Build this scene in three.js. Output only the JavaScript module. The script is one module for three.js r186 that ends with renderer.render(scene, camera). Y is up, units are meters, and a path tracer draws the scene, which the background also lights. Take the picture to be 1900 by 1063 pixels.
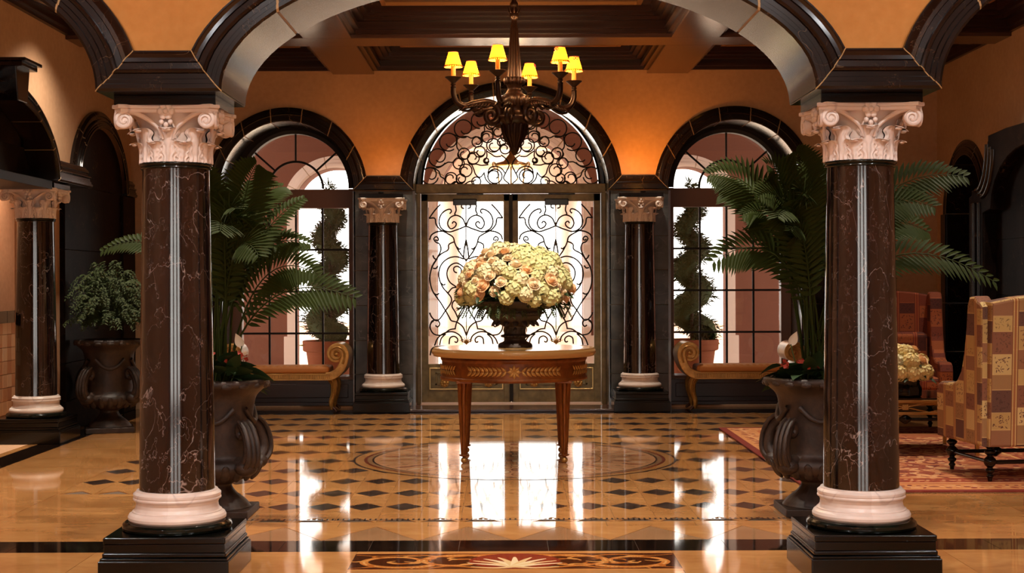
import * as THREE from 'three';
import { RoundedBoxGeometry } from 'three/addons/geometries/RoundedBoxGeometry.js';
import { mergeGeometries } from 'three/addons/utils/BufferGeometryUtils.js';
import { RectAreaLightUniformsLib } from 'three/addons/lights/RectAreaLightUniformsLib.js';

// ---------- camera, sky, exposure ----------
const scene = new THREE.Scene();
const camera = new THREE.PerspectiveCamera(2 * Math.atan(531.5 / 2730) * 180 / Math.PI, 1900 / 1063, 0.1, 200);
camera.position.set(-0.06, 1.34, 0);
camera.rotation.set(0, 0, -0.2 * Math.PI / 180);
camera.setViewOffset(1900, 1063, 12, 9.5, 1900, 1063);
scene.background = new THREE.Color(1.0, 0.955, 0.885);
scene.backgroundIntensity = 4.2;
const sun = new THREE.DirectionalLight(0xfff0dc, 5); sun.position.set(-16, 24, -14); sun.target.position.set(0, 0, -22); sun.castShadow = true; sun.shadow.camera.left = sun.shadow.camera.bottom = -20; sun.shadow.camera.right = sun.shadow.camera.top = 20; sun.shadow.camera.far = 80; scene.add(sun, sun.target);
const renderer = new THREE.WebGLRenderer();
renderer.toneMapping = THREE.LinearToneMapping;
renderer.toneMappingExposure = 1.0;
renderer.shadowMap.enabled = true;
RectAreaLightUniformsLib.init();
const WARM = new THREE.Color(1.0, 0.62, 0.27), SOFT = new THREE.Color(1.0, 0.80, 0.56);

// ---------- helpers ----------
let seed = 20240611;
function rnd() { seed = (seed + 0x6D2B79F5) | 0; let t = Math.imul(seed ^ (seed >>> 15), 1 | seed); t = (t + Math.imul(t ^ (t >>> 7), 61 | t)) ^ t; return ((t ^ (t >>> 14)) >>> 0) / 4294967296; }
const rr = (a, b) => a + (b - a) * rnd();
const V = (x, y, z) => new THREE.Vector3(x, y, z);
const lerp = (a, b, t) => a + (b - a) * t;
const clamp = (x, a = 0, b = 1) => Math.min(b, Math.max(a, x));
const sstep = (a, b, x) => { const t = clamp((x - a) / (b - a)); return t * t * (3 - 2 * t); };
const used = new Map();
function numbered(n) { const k = used.get(n) || 0; used.set(n, k + 1); return k ? n + '_' + String(k).padStart(3, '0') : n; }
function tag(o, label, category, group, kind) { if (label) o.userData.label = label; if (category) o.userData.category = category; if (group) o.userData.group = group; if (kind) o.userData.kind = kind; return o; }
function mesh(name, geo, mat, parent) {
  const m = new THREE.Mesh(geo, mat); m.castShadow = m.receiveShadow = true;
  if (parent) { m.name = name; parent.add(m); } else { m.name = numbered(name); scene.add(m); }
  return m;
}
function thing(name, label, category, pos = [0, 0, 0], turn = 0, group) {
  const g = new THREE.Group(); g.name = numbered(name); g.position.set(...pos); g.rotation.y = turn; scene.add(g);
  return tag(g, label, category, group);
}
function structGroup(name, label, category) { return tag(thing(name, label, category), null, null, null, 'structure'); }
function prep(g) { g = g.index ? g.toNonIndexed() : g.clone(); for (const k of Object.keys(g.attributes)) if (!['position', 'normal', 'uv'].includes(k)) g.deleteAttribute(k); if (!g.attributes.normal) g.computeVertexNormals(); if (!g.attributes.uv) g.setAttribute('uv', new THREE.Float32BufferAttribute(new Float32Array(g.attributes.position.count * 2), 2)); return g; }
function merge(list) { return mergeGeometries(list.map(prep), false); }
// box-projected uv in metres
function metric(g, s = 1, ox = 0, oy = 0) {
  g = prep(g); const p = g.attributes.position, uv = g.attributes.uv, a = V(), b = V(), c = V(), n = V();
  for (let i = 0; i < p.count; i += 3) {
    a.fromBufferAttribute(p, i); b.fromBufferAttribute(p, i + 1); c.fromBufferAttribute(p, i + 2);
    n.copy(b).sub(a).cross(c.clone().sub(a)); const ax = Math.abs(n.x), ay = Math.abs(n.y), az = Math.abs(n.z);
    for (let k = 0; k < 3; k++) {
      const q = [a, b, c][k];
      if (ay >= ax && ay >= az) uv.setXY(i + k, q.x * s + ox, q.z * s + oy);
      else if (ax >= az) uv.setXY(i + k, q.z * s + ox, q.y * s + oy);
      else uv.setXY(i + k, q.x * s + ox, q.y * s + oy);
    }
  }
  return g;
}
function box(x0, x1, y0, y1, z0, z1) { const g = new THREE.BoxGeometry(Math.abs(x1 - x0), Math.abs(y1 - y0), Math.abs(z1 - z0)); g.translate((x0 + x1) / 2, (y0 + y1) / 2, (z0 + z1) / 2); return g; }
function rbox(x0, x1, y0, y1, z0, z1, r = 0.006, seg = 2) { const g = new RoundedBoxGeometry(Math.abs(x1 - x0), Math.abs(y1 - y0), Math.abs(z1 - z0), seg, r); g.translate((x0 + x1) / 2, (y0 + y1) / 2, (z0 + z1) / 2); return g; }
function lathe(pts, seg = 40, su = 1, sv = 1) { // pts: [r,y]; uv in metres of the mean girth
  const g = new THREE.LatheGeometry(pts.map(p => new THREE.Vector2(p[0], p[1])), seg);
  const uv = g.attributes.uv, po = g.attributes.position; for (let i = 0; i < uv.count; i++) uv.setXY(i, uv.getX(i) * su, po.getY(i) * sv); return g;
}
// keeps the corners of a turned profile sharp
function crisp(pts, e = 0.0007) { const o = [pts[0]]; for (let i = 1; i + 1 < pts.length; i++) { const p = pts[i]; for (const q of [pts[i - 1], pts[i + 1]]) { const d = Math.hypot(q[0] - p[0], q[1] - p[1]), t = Math.min(0.3, e / d); o.push([lerp(p[0], q[0], t), lerp(p[1], q[1], t)]); } } o.push(pts[pts.length - 1]); return o; }
// smooth profile through points
function prof(pts, n = 4) { const c = new THREE.SplineCurve(pts.map(p => new THREE.Vector2(p[0], p[1]))); return c.getPoints(pts.length * n).map(p => [Math.max(0.0005, p.x), p.y]); }
function tube(pts, r, seg = 24, rad = 6, closed = false) { return new THREE.TubeGeometry(new THREE.CatmullRomCurve3(pts, closed, 'centripetal'), seg, r, rad, closed); }
// tube whose radius follows f(t)
function taper(pts, f, seg = 24, rad = 8) {
  const c = new THREE.CatmullRomCurve3(pts, false, 'centripetal'), g = new THREE.TubeGeometry(c, seg, 1, rad, false), p = g.attributes.position, q = V();
  for (let i = 0; i <= seg; i++) { const o = c.getPointAt(i / seg), r = f(i / seg); for (let j = 0; j <= rad; j++) { const k = i * (rad + 1) + j; q.fromBufferAttribute(p, k).sub(o).multiplyScalar(r).add(o); p.setXYZ(k, q.x, q.y, q.z); } }
  g.computeVertexNormals(); return g;
}
// surface f(u,v)->Vector3 on a grid
function surf(f, nu, nv) {
  const pos = [], uv = [], idx = [];
  for (let j = 0; j <= nv; j++) for (let i = 0; i <= nu; i++) { const p = f(i / nu, j / nv); pos.push(p.x, p.y, p.z); uv.push(i / nu, j / nv); }
  for (let j = 0; j < nv; j++) for (let i = 0; i < nu; i++) { const a = j * (nu + 1) + i, b = a + 1, c = a + nu + 1, d = c + 1; idx.push(a, b, d, a, d, c); }
  const g = new THREE.BufferGeometry(); g.setAttribute('position', new THREE.Float32BufferAttribute(pos, 3)); g.setAttribute('uv', new THREE.Float32BufferAttribute(uv, 2)); g.setIndex(idx); g.computeVertexNormals(); return g;
}
function poly(pts, depth, bevel = 0) { // pts [x,y] extruded along z
  const s = new THREE.Shape(pts.map(p => new THREE.Vector2(p[0], p[1])));
  return new THREE.ExtrudeGeometry(s, bevel ? { depth, bevelEnabled: true, bevelSize: bevel, bevelThickness: bevel, bevelSegments: 2, curveSegments: 12 } : { depth, bevelEnabled: false, curveSegments: 12 });
}
// outline of a line of varying half-width
function ribbon(pts, hw) { const c = new THREE.SplineCurve(pts.map(p => new THREE.Vector2(p[0], p[1]))), N = pts.length * 8, L = [], R = []; for (let i = 0; i <= N; i++) { const t = i / N, p = c.getPoint(t), d = c.getTangent(t), w = hw(t); L.push([p.x - d.y * w, p.y + d.x * w]); R.push([p.x + d.y * w, p.y - d.x * w]); } return L.concat(R.reverse()); }
function flip(g) { g = prep(g); for (const k of ['position', 'normal', 'uv']) { const a = g.attributes[k], n = a.itemSize; for (let i = 0; i < a.count; i += 3) for (let c = 0; c < n; c++) { const t = a.array[(i + 1) * n + c]; a.array[(i + 1) * n + c] = a.array[(i + 2) * n + c]; a.array[(i + 2) * n + c] = t; } } return g; }
function mirrorX(g) { g = flip(g); const p = g.attributes.position, q = g.attributes.normal; for (let i = 0; i < p.count; i++) { p.setX(i, -p.getX(i)); q.setX(i, -q.getX(i)); } return g; }
function xf(g, { p = [0, 0, 0], r = [0, 0, 0], s = [1, 1, 1] }) { const m = new THREE.Matrix4().compose(V(...p), new THREE.Quaternion().setFromEuler(new THREE.Euler(...r)), V(...s)); g = g.clone(); g.applyMatrix4(m); return g; }

// ---------- tileable noise and textures ----------
const PERM = (() => { const a = [...Array(256).keys()]; for (let i = 255; i > 0; i--) { const j = Math.floor(rnd() * (i + 1)); [a[i], a[j]] = [a[j], a[i]]; } return Uint8Array.from([...a, ...a]); })();
const GR = [...Array(16).keys()].map(i => [Math.cos(i * Math.PI / 8), Math.sin(i * Math.PI / 8)]);
function pn(x, y, per, s = 0) {
  const xi = Math.floor(x), yi = Math.floor(y), fx = x - xi, fy = y - yi, m = v => ((v % per) + per) % per;
  const h = (a, b) => GR[PERM[(PERM[(m(a) + s * 37) & 255] + m(b)) & 255] & 15];
  const u = fx * fx * fx * (fx * (fx * 6 - 15) + 10), v = fy * fy * fy * (fy * (fy * 6 - 15) + 10);
  const d = (g, a, b) => g[0] * a + g[1] * b;
  return lerp(lerp(d(h(xi, yi), fx, fy), d(h(xi + 1, yi), fx - 1, fy), u), lerp(d(h(xi, yi + 1), fx, fy - 1), d(h(xi + 1, yi + 1), fx - 1, fy - 1), u), v) * 1.5;
}
function fbm(x, y, per, oct = 4, s = 0) { let a = 0.5, r = 0; for (let o = 0; o < oct; o++) { r += a * pn(x, y, per, s + o); x *= 2; y *= 2; per *= 2; a *= 0.5; } return r; }
function tex(w, h, f, srgb = true) {
  const d = new Uint8Array(w * h * 4);
  for (let j = 0; j < h; j++) for (let i = 0; i < w; i++) { const c = f(i / w, j / h), k = (j * w + i) * 4; d[k] = clamp(c[0], 0, 255); d[k + 1] = clamp(c[1], 0, 255); d[k + 2] = clamp(c[2], 0, 255); d[k + 3] = 255; }
  const t = new THREE.DataTexture(d, w, h); t.wrapS = t.wrapT = THREE.RepeatWrapping; t.magFilter = THREE.LinearFilter; t.minFilter = THREE.LinearMipmapLinearFilter; t.generateMipmaps = true; if (srgb) t.colorSpace = THREE.SRGBColorSpace; t.needsUpdate = true; return t;
}
const mix3 = (a, b, t) => [lerp(a[0], b[0], t), lerp(a[1], b[1], t), lerp(a[2], b[2], t)];
function veined(size, base, base2, vein, o) { // thin, broken, branching veins on a mottled ground
  return tex(size, size, (u, v) => {
    const f = o.f, wx = fbm(u * f, v * f, f, 3, 3) * o.warp, wy = fbm(u * f, v * f, f, 3, 9) * o.warp;
    let c = mix3(base, base2, clamp(0.5 + 1.1 * fbm(u * f * 2 + wx, v * f * 2 + wy, f * 2, 4, 20)));
    let t = 0;
    for (const [k, wd, am, s] of o.layers) {
      const n = Math.abs(fbm(u * f * k + wx * 1.6, v * f * k + wy * 1.6, f * k, o.oct || 3, s)), m = sstep(o.cut, o.cut + 0.3, pn(u * f + wy, v * f + wx, f, s + 5) + 0.25 * pn(u * f * 3, v * f * 3, f * 3, s + 6));
      t = Math.max(t, (1 - sstep(0, wd, n)) * am * m);
    }
    return mix3(c, vein, clamp(t));
  });
}
function canvasTex(w, h, draw, repeat) { const c = document.createElement('canvas'); c.width = w; c.height = h; draw(c.getContext('2d'), w, h); const t = new THREE.CanvasTexture(c); t.colorSpace = THREE.SRGBColorSpace; if (repeat) t.wrapS = t.wrapT = THREE.RepeatWrapping; return t; }
const T = {};
T.levanto = veined(1024, [14, 9, 8], [32, 20, 17], [188, 170, 162], { f: 3, warp: 0.25, oct: 6, cut: -0.22, layers: [[1, 0.009, 0.8, 31], [2, 0.011, 0.62, 41], [3, 0.013, 0.5, 47], [5, 0.02, 0.36, 51], [8, 0.035, 0.22, 61]] });
T.emper = veined(1024, [15, 10, 8], [32, 21, 16], [124, 96, 66], { f: 3, warp: 0.45, oct: 5, cut: -0.02, layers: [[1, 0.013, 0.7, 71], [2, 0.013, 0.5, 76], [4, 0.02, 0.4, 81]] });
T.cream = veined(512, [222, 202, 190], [240, 226, 216], [178, 156, 150], { f: 2, warp: 0.6, cut: 0.1, layers: [[1, 0.03, 0.5, 91], [3, 0.05, 0.3, 96]] });
T.green = veined(512, [8, 12, 9], [22, 28, 20], [70, 84, 66], { f: 3, warp: 0.5, cut: 0.2, layers: [[2, 0.03, 0.4, 101]] });
T.slate = veined(512, [62, 64, 64], [100, 100, 96], [160, 154, 144], { f: 2, warp: 0.6, cut: 0.15, layers: [[1, 0.02, 0.6, 111], [3, 0.03, 0.4, 116]] });
T.gold = tex(1024, 512, (u, v) => { const s = fbm(u * 2, v * 12 + fbm(u * 3, v * 3, 3, 3, 8) * 2.2, 2, 2, 1) * 0.6 + fbm(u * 4, v * 16 + 2 * fbm(u * 4, v * 4, 4, 2, 7), 4, 3, 17); const n = fbm(u * 30, v * 30, 30, 3, 4); const k = fbm(u * 3, v * 3, 3, 4, 44); let c = mix3([168, 112, 62], [206, 150, 92], clamp(0.5 + 0.35 * s + 0.7 * k)); return c.map(x => x + n * 6); });
T.dark = veined(512, [50, 38, 32], [84, 66, 56], [150, 130, 116], { f: 3, warp: 0.7, cut: 0.1, layers: [[1, 0.03, 0.5, 121], [3, 0.05, 0.4, 126]] });
T.stucco = tex(1024, 1024, (u, v) => { const a = fbm(u * 3, v * 3, 3, 4, 2), b = fbm(u * 40, v * 40, 40, 3, 12); const c = mix3([180, 122, 58], [196, 134, 66], clamp(0.5 + a)); return c.map(x => x + b * 10); });
T.stuccoRoom = tex(1024, 1024, (u, v) => { const a = fbm(u * 3, v * 3, 3, 4, 2), b = fbm(u * 40, v * 40, 40, 3, 12); const c = mix3([174, 134, 100], [190, 148, 112], clamp(0.5 + a)); return c.map(x => x + b * 10); });
T.stuccoB = tex(512, 512, (u, v) => { const b = 128 + 90 * fbm(u * 24, v * 24, 24, 4, 12); return [b, b, b]; }, false);
T.wood = tex(512, 512, (u, v) => { const g = fbm(u * 2 + 0.2 * fbm(u * 3, v * 3, 3, 2, 4), v * 30, 2, 1, 5) + 0.5 * fbm(u * 6, v * 60, 6, 2, 9); return mix3([60, 39, 33], [92, 63, 55], clamp(0.5 + 0.8 * g)); });
T.bronze = tex(512, 512, (u, v) => { const g = fbm(u * 5, v * 5, 5, 4, 4), h = fbm(u * 20, v * 20, 20, 3, 7); return mix3([92, 78, 48], [150, 128, 84], clamp(0.5 + 0.9 * g + 0.3 * h)); });
T.aged = tex(512, 512, (u, v) => { const g = fbm(u * 4, v * 4, 4, 4, 14), h = fbm(u * 24, v * 24, 24, 3, 17); return mix3([38, 27, 21], [70, 51, 40], clamp(0.5 + g + 0.5 * h)); });
T.agedB = tex(512, 512, (u, v) => { const b = 128 + 110 * fbm(u * 14, v * 14, 14, 4, 33); return [b, b, b]; }, false);
T.gilt = tex(512, 512, (u, v) => { const g = fbm(u * 6, v * 6, 6, 4, 24), h = fbm(u * 30, v * 30, 30, 2, 27); return mix3([140, 98, 46], [226, 176, 100], clamp(0.55 + 0.8 * g + 0.4 * h)); });
const S = (o) => new THREE.MeshStandardMaterial(o), H = (o) => new THREE.MeshPhysicalMaterial(o);
const M = {
  levanto: H({ map: T.levanto, roughness: 0.1, ior: 1.95 }), emper: S({ map: T.emper, roughness: 0.2 }), soffit: H({ map: T.emper, roughness: 0.2, ior: 2.25 }), emperWall: H({ map: T.emper, roughness: 0.35, specularIntensity: 0.06 }), blackWall: H({ color: 0x090908, roughness: 0.35, specularIntensity: 0.25 }),
  cream: S({ map: T.cream, roughness: 0.3 }), creamCarved: S({ map: T.cream, roughness: 0.55 }), green: S({ map: T.green, roughness: 0.13 }),
  black: S({ color: 0x070706, roughness: 0.16 }), slate: S({ map: T.slate, roughness: 0.16 }),
  gold: S({ map: T.gold, roughness: 0.05 }), darkTile: S({ map: T.dark, roughness: 0.05 }), blackTile: S({ map: T.emper, roughness: 0.05 }),
  greyTile: S({ map: T.cream, color: 0xb08e6a, roughness: 0.05 }), grout: S({ color: 0x5a4430, roughness: 0.6 }), goldJoint: S({ color: 0xb08a5a, roughness: 0.5 }),
  stuccoRoom: S({ map: T.stuccoRoom, roughness: 0.85, bumpMap: T.stuccoB, bumpScale: 0.0012 }), stucco: S({ map: T.stucco, roughness: 0.85, bumpMap: T.stuccoB, bumpScale: 0.0012 }), stuccoOut: S({ color: 0x7c4a36, roughness: 0.9, bumpMap: T.stuccoB, bumpScale: 0.0015 }),
  wood: S({ map: T.wood, roughness: 0.2 }), woodDark: S({ map: T.wood, color: 0xb09a90, roughness: 0.3 }), woodTrim: S({ color: 0x9a6a3c, roughness: 0.35 }),
  bronze: S({ map: T.bronze, roughness: 0.4, metalness: 0.15 }), iron: S({ color: 0x1c140f, roughness: 0.5, metalness: 0.4 }), gilt: S({ map: T.gilt, roughness: 0.32, metalness: 0.45 }),
  giltSoft: S({ map: T.gilt, color: 0xb4875e, roughness: 0.42, metalness: 0.3 }), brassLine: S({ color: 0xd8b878, roughness: 0.3, metalness: 0.7 }), aged: S({ map: T.aged, roughness: 0.5, bumpMap: T.agedB, bumpScale: 0.003 }),
  chand: S({ color: 0x2e1a10, roughness: 0.35, metalness: 0.5 }), leaf: H({ color: 0x303a12, roughness: 0.6, specularIntensity: 0.25, transmission: 0.15, thickness: 0, side: THREE.DoubleSide }), leafDark: S({ color: 0x2a4020, roughness: 0.5, side: THREE.DoubleSide }),
  fern: S({ color: 0x3e4a20, roughness: 0.7, side: THREE.DoubleSide }), topiary: S({ color: 0x3d4a22, roughness: 0.8, side: THREE.DoubleSide }), stem: S({ color: 0x4c5a2a, roughness: 0.6 }),
  terracotta: S({ color: 0x94502e, roughness: 0.85 }), soil: S({ color: 0x2a1c12, roughness: 1 }), paving: S({ color: 0xd8c4ae, roughness: 0.9 }), pinkStone: S({ color: 0xf0d6c6, roughness: 0.85 }),
  hydr: S({ color: 0xd9d59a, roughness: 0.7, side: THREE.DoubleSide }), hydr2: S({ color: 0xe6dcae, roughness: 0.7, side: THREE.DoubleSide }), rose: S({ color: 0xf0d9b4, roughness: 0.65, side: THREE.DoubleSide }), rosePeach: S({ color: 0xf2c898, roughness: 0.65, side: THREE.DoubleSide }),
  red: S({ color: 0xa8341f, roughness: 0.6, side: THREE.DoubleSide }), white: S({ color: 0xefe6d2, roughness: 0.5, side: THREE.DoubleSide }), ebony: S({ color: 0x0a0706, roughness: 0.16 }),
  stone: S({ color: 0xc89a5c, roughness: 0.16 }), glass: H({ color: 0xffffff, roughness: 0.02, transmission: 1, thickness: 0, ior: 1.45 }),
};

// ---------- arch building blocks (local frame: x along the wall, y up, z out of the wall) ----------
const th0 = (u, b) => Math.asin(clamp(u / (b + u)));
function archStrip(A, p, q, t0, t1, n) { // surface between profile points p=[u,v] and q over the part t0..t1 of the arch
  return surf((i, j) => { const [u, v] = i < 0.5 ? p : q, s = A.mitre ? th0(u, A.b) : 0, th = lerp(s, Math.PI - s, lerp(t0, t1, j)); return V(A.cx - (A.a + u) * Math.cos(th), A.y0 + (A.b + u) * Math.sin(th), v); }, 1, n);
}
function archivolt(parent, A, profile, K, mat, gap = 0.0022) {
  for (let k = 0; k < K; k++) {
    const L = []; for (let i = 0; i + 1 < profile.length; i++) L.push(archStrip(A, profile[i], profile[i + 1], k / K + (k ? gap : 0), (k + 1) / K - (k < K - 1 ? gap : 0), Math.max(6, Math.round(40 / K))));
    mesh('voussoir', metric(merge(L), 1, k * 0.37 + A.cx, k * 0.21), mat, parent);
  }
  const L = []; for (let i = 0; i + 2 < profile.length; i++) L.push(archStrip(A, [Math.min(profile[i][0], profile[profile.length - 1][0] - 0.004), profile[i][1] - 0.004], [Math.min(profile[i + 1][0], profile[profile.length - 1][0] - 0.004), profile[i + 1][1] - 0.004], 0.002, 0.998, 48));
  mesh('joint_bed', merge(L), M.goldJoint, parent);
}
function soffit(parent, A, v0, v1, K, mat) { // lining of the underside, panels with joints
  const g = 0.002, n = Math.max(6, Math.round(48 / K));
  for (let k = 0; k < K; k++) mesh('soffit_panel', metric(merge([archStrip(A, [0, v0], [0, v1], k / K + g, (k + 1) / K - g, n)]), 1, k * 0.3, 0.1), mat, parent);
  mesh('joint_bed', merge([archStrip(A, [0.006, v0 - 0.002], [0.006, v1], 0, 1, 48)]), M.goldJoint, parent);
}
function impost(parent, A, B, profile, mat, v1) { // straight moulding between arch A (left) and arch B, mitred on both
  const L = [], xa = u => A.end !== undefined ? A.end : A.cx + (A.a + u) * Math.cos(th0(u, A.b)), xb = u => B.end !== undefined ? B.end : B.cx - (B.a + u) * Math.cos(th0(u, B.b)), y0 = (A.y0 ?? B.y0);
  for (let i = 0; i + 1 < profile.length; i++) { const p = profile[i], q = profile[i + 1]; L.push(surf((s, j) => { const [u, v] = s < 0.5 ? p : q; return V(lerp(xa(u) + 0.003, xb(u) - 0.003, j), y0 + u, v); }, 1, 2)); }
  const x0 = xa(0), x1 = xb(0), vf = profile[0][1]; L.push(box(x0 + 0.003, x1 - 0.003, y0 - 0.002, y0 + 0.02, v1, vf - 0.001));
  mesh('impost_moulding', metric(merge(L), 1, A.cx || 0, 0.4), mat, parent);
  for (const [q, X] of [[A, xa], [B, xb]]) if (q.end === undefined) mesh('mitre_joint', merge(profile.slice(0, -2).map((p, i) => { const r = profile[i + 1]; return tube([V(X(p[0]), y0 + p[0], p[1] - 0.0005), V(X(r[0]), y0 + r[0], r[1] - 0.0005)], 0.0028, 1, 5); })), M.goldJoint, parent);
}
function archHole(path, cx, y0, a, b, yBottom, u = 0.012) { path.moveTo(cx - a - u, yBottom); path.lineTo(cx + a + u, yBottom); path.lineTo(cx + a + u, y0); for (let i = 1; i <= 40; i++) { const t = Math.PI * i / 40; path.lineTo(cx + (a + u) * Math.cos(t), y0 + (b + u) * Math.sin(t)); } path.lineTo(cx - a - u, yBottom); }
function slabWithHoles(x0, x1, y0, y1, holes, thick) { // front face at z=0, body behind
  const s = new THREE.Shape(); s.moveTo(x0, y0); s.lineTo(x1, y0); s.lineTo(x1, y1); s.lineTo(x0, y1); s.lineTo(x0, y0);
  for (const h of holes) { const p = new THREE.Path(); h(p); s.holes.push(p); }
  const g = new THREE.ExtrudeGeometry(s, { depth: thick, bevelEnabled: false, curveSegments: 8 }); g.translate(0, 0, -thick); return metric(g, 0.5);
}
const PROF_NEAR = [[0, 0.075], [0.012, 0.085], [0.03, 0.085], [0.034, 0.074], [0.052, 0.074], [0.056, 0.064], [0.078, 0.064], [0.082, 0.072], [0.09, 0.076], [0.098, 0.07], [0.102, 0.052], [0.128, 0.05], [0.132, 0.058], [0.15, 0.054], [0.17, 0.036], [0.178, 0.03], [0.185, 0.03], [0.185, -0.01]];
const PROF_FAR = PROF_NEAR.map(([u, v]) => [u * 0.15 / 0.185, v * 0.75]);

// ---------- near arcade ----------
const WF = 6.53, WT = 0.52, YS = 2.18;
{
  const w = structGroup('wall_arcade', 'ochre plastered arcade wall carried on the two nearest marble columns', 'wall'); w.position.set(0, 0, -WF);
  const C = { cx: 0, a: 1.304, b: 0.59, y0: YS, mitre: true }, L = { cx: -2.763, a: 0.907, b: 0.59, y0: YS, mitre: true }, R = { ...L, cx: 2.763 };
  const s = new THREE.Shape(), u = 0.012; s.moveTo(-5, YS + 0.004);
  for (const A of [L, C, R]) { s.lineTo(A.cx - A.a - u, YS + 0.004); for (let i = 0; i <= 48; i++) { const t = Math.PI * (1 - i / 48); s.lineTo(A.cx + (A.a + u) * Math.cos(t), YS + 0.004 + (A.b + u) * Math.sin(t)); } }
  s.lineTo(5, YS + 0.004); s.lineTo(5, 4.0); s.lineTo(-5, 4.0);
  const g = new THREE.ExtrudeGeometry(s, { depth: WT, bevelEnabled: false }); g.translate(0, 0, -WT); mesh('plaster', metric(g, 0.5), M.stucco, w);
  for (const [A, K] of [[L, 5], [C, 5], [R, 5]]) { archivolt(w, A, PROF_NEAR, K, M.emper); soffit(w, A, 0.075, -WT, K, M.soffit); }
  impost(w, L, C, PROF_NEAR, M.emper, -WT); impost(w, C, R, PROF_NEAR, M.emper, -WT);
  impost(w, { end: -5, y0: YS }, L, PROF_NEAR, M.emper, -WT); impost(w, R, { end: 5 }, PROF_NEAR, M.emper, -WT);
}
// ---------- far wall with door and two windows ----------
const FZ = 15.6, FT = 0.7, YF = 2.31;
const DOOR = { cx: 0, a: 1.034, b: 1.0, y0: YF, mitre: true }, WL = { cx: -2.374, a: 0.705, b: 0.73, y0: YF, mitre: true }, WR = { ...WL, cx: 2.374 };
{
  const w = structGroup('wall_far', 'brown-orange plastered end wall with three dark marble arches', 'wall'); w.position.z = -FZ;
  mesh('plaster', slabWithHoles(-4.7, 5.0, -0.05, 4.05, [p => archHole(p, 0, YF, 1.034, 1.0, 0.0), p => archHole(p, -2.374, YF, 0.705, 0.73, 0.02), p => archHole(p, 2.374, YF, 0.705, 0.73, 0.02)], FT), M.stuccoRoom, w);
  archivolt(w, DOOR, PROF_FAR, 9, M.emper); archivolt(w, WL, PROF_FAR, 7, M.emper); archivolt(w, WR, PROF_FAR, 7, M.emper);
  soffit(w, DOOR, 0.056, -0.45, 9, M.soffit); soffit(w, WL, 0.056, -0.55, 7, M.soffit); soffit(w, WR, 0.056, -0.55, 7, M.soffit);
  impost(w, WL, DOOR, PROF_FAR, M.emper, -0.1); impost(w, DOOR, WR, PROF_FAR, M.emper, -0.1);
  impost(w, { end: -3.4, y0: YF }, WL, PROF_FAR, M.emper, -0.1); impost(w, WR, { end: 3.4 }, PROF_FAR, M.emper, -0.1);
  // polished slabs on the piers, row by row
  const rows = [0.0, 0.36, 0.72, 1.09, 1.46, 1.82, 2.3];
  for (const [x0, x1] of [[-1.665, -1.04], [1.04, 1.665], [-3.6, -3.085], [3.085, 3.6]]) for (let i = 0; i + 1 < rows.length; i++)
    mesh('wall_slab', metric(rbox(x0, x1, rows[i] + 0.0015, rows[i + 1] - 0.0015, -0.01, 0.03, 0.003, 1), 1, x0 * 1.7 + i * 0.31, i * 0.53), Math.abs(x0) > 3 ? M.emper : M.slate, w);
  // polished reveals of the openings
  for (const [A, z1] of [[DOOR, -0.42], [WL, -0.55], [WR, -0.55]]) for (const sd of [-1, 1]) for (let i = 0; i + 1 < rows.length; i++) { const x = A.cx + sd * A.a; mesh('reveal_slab', metric(box(x - 0.006, x + 0.02, rows[i] + 0.001, rows[i + 1] - 0.001, z1, 0.03), 1, i * 0.3, x), M.soffit, w); }
}
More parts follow.
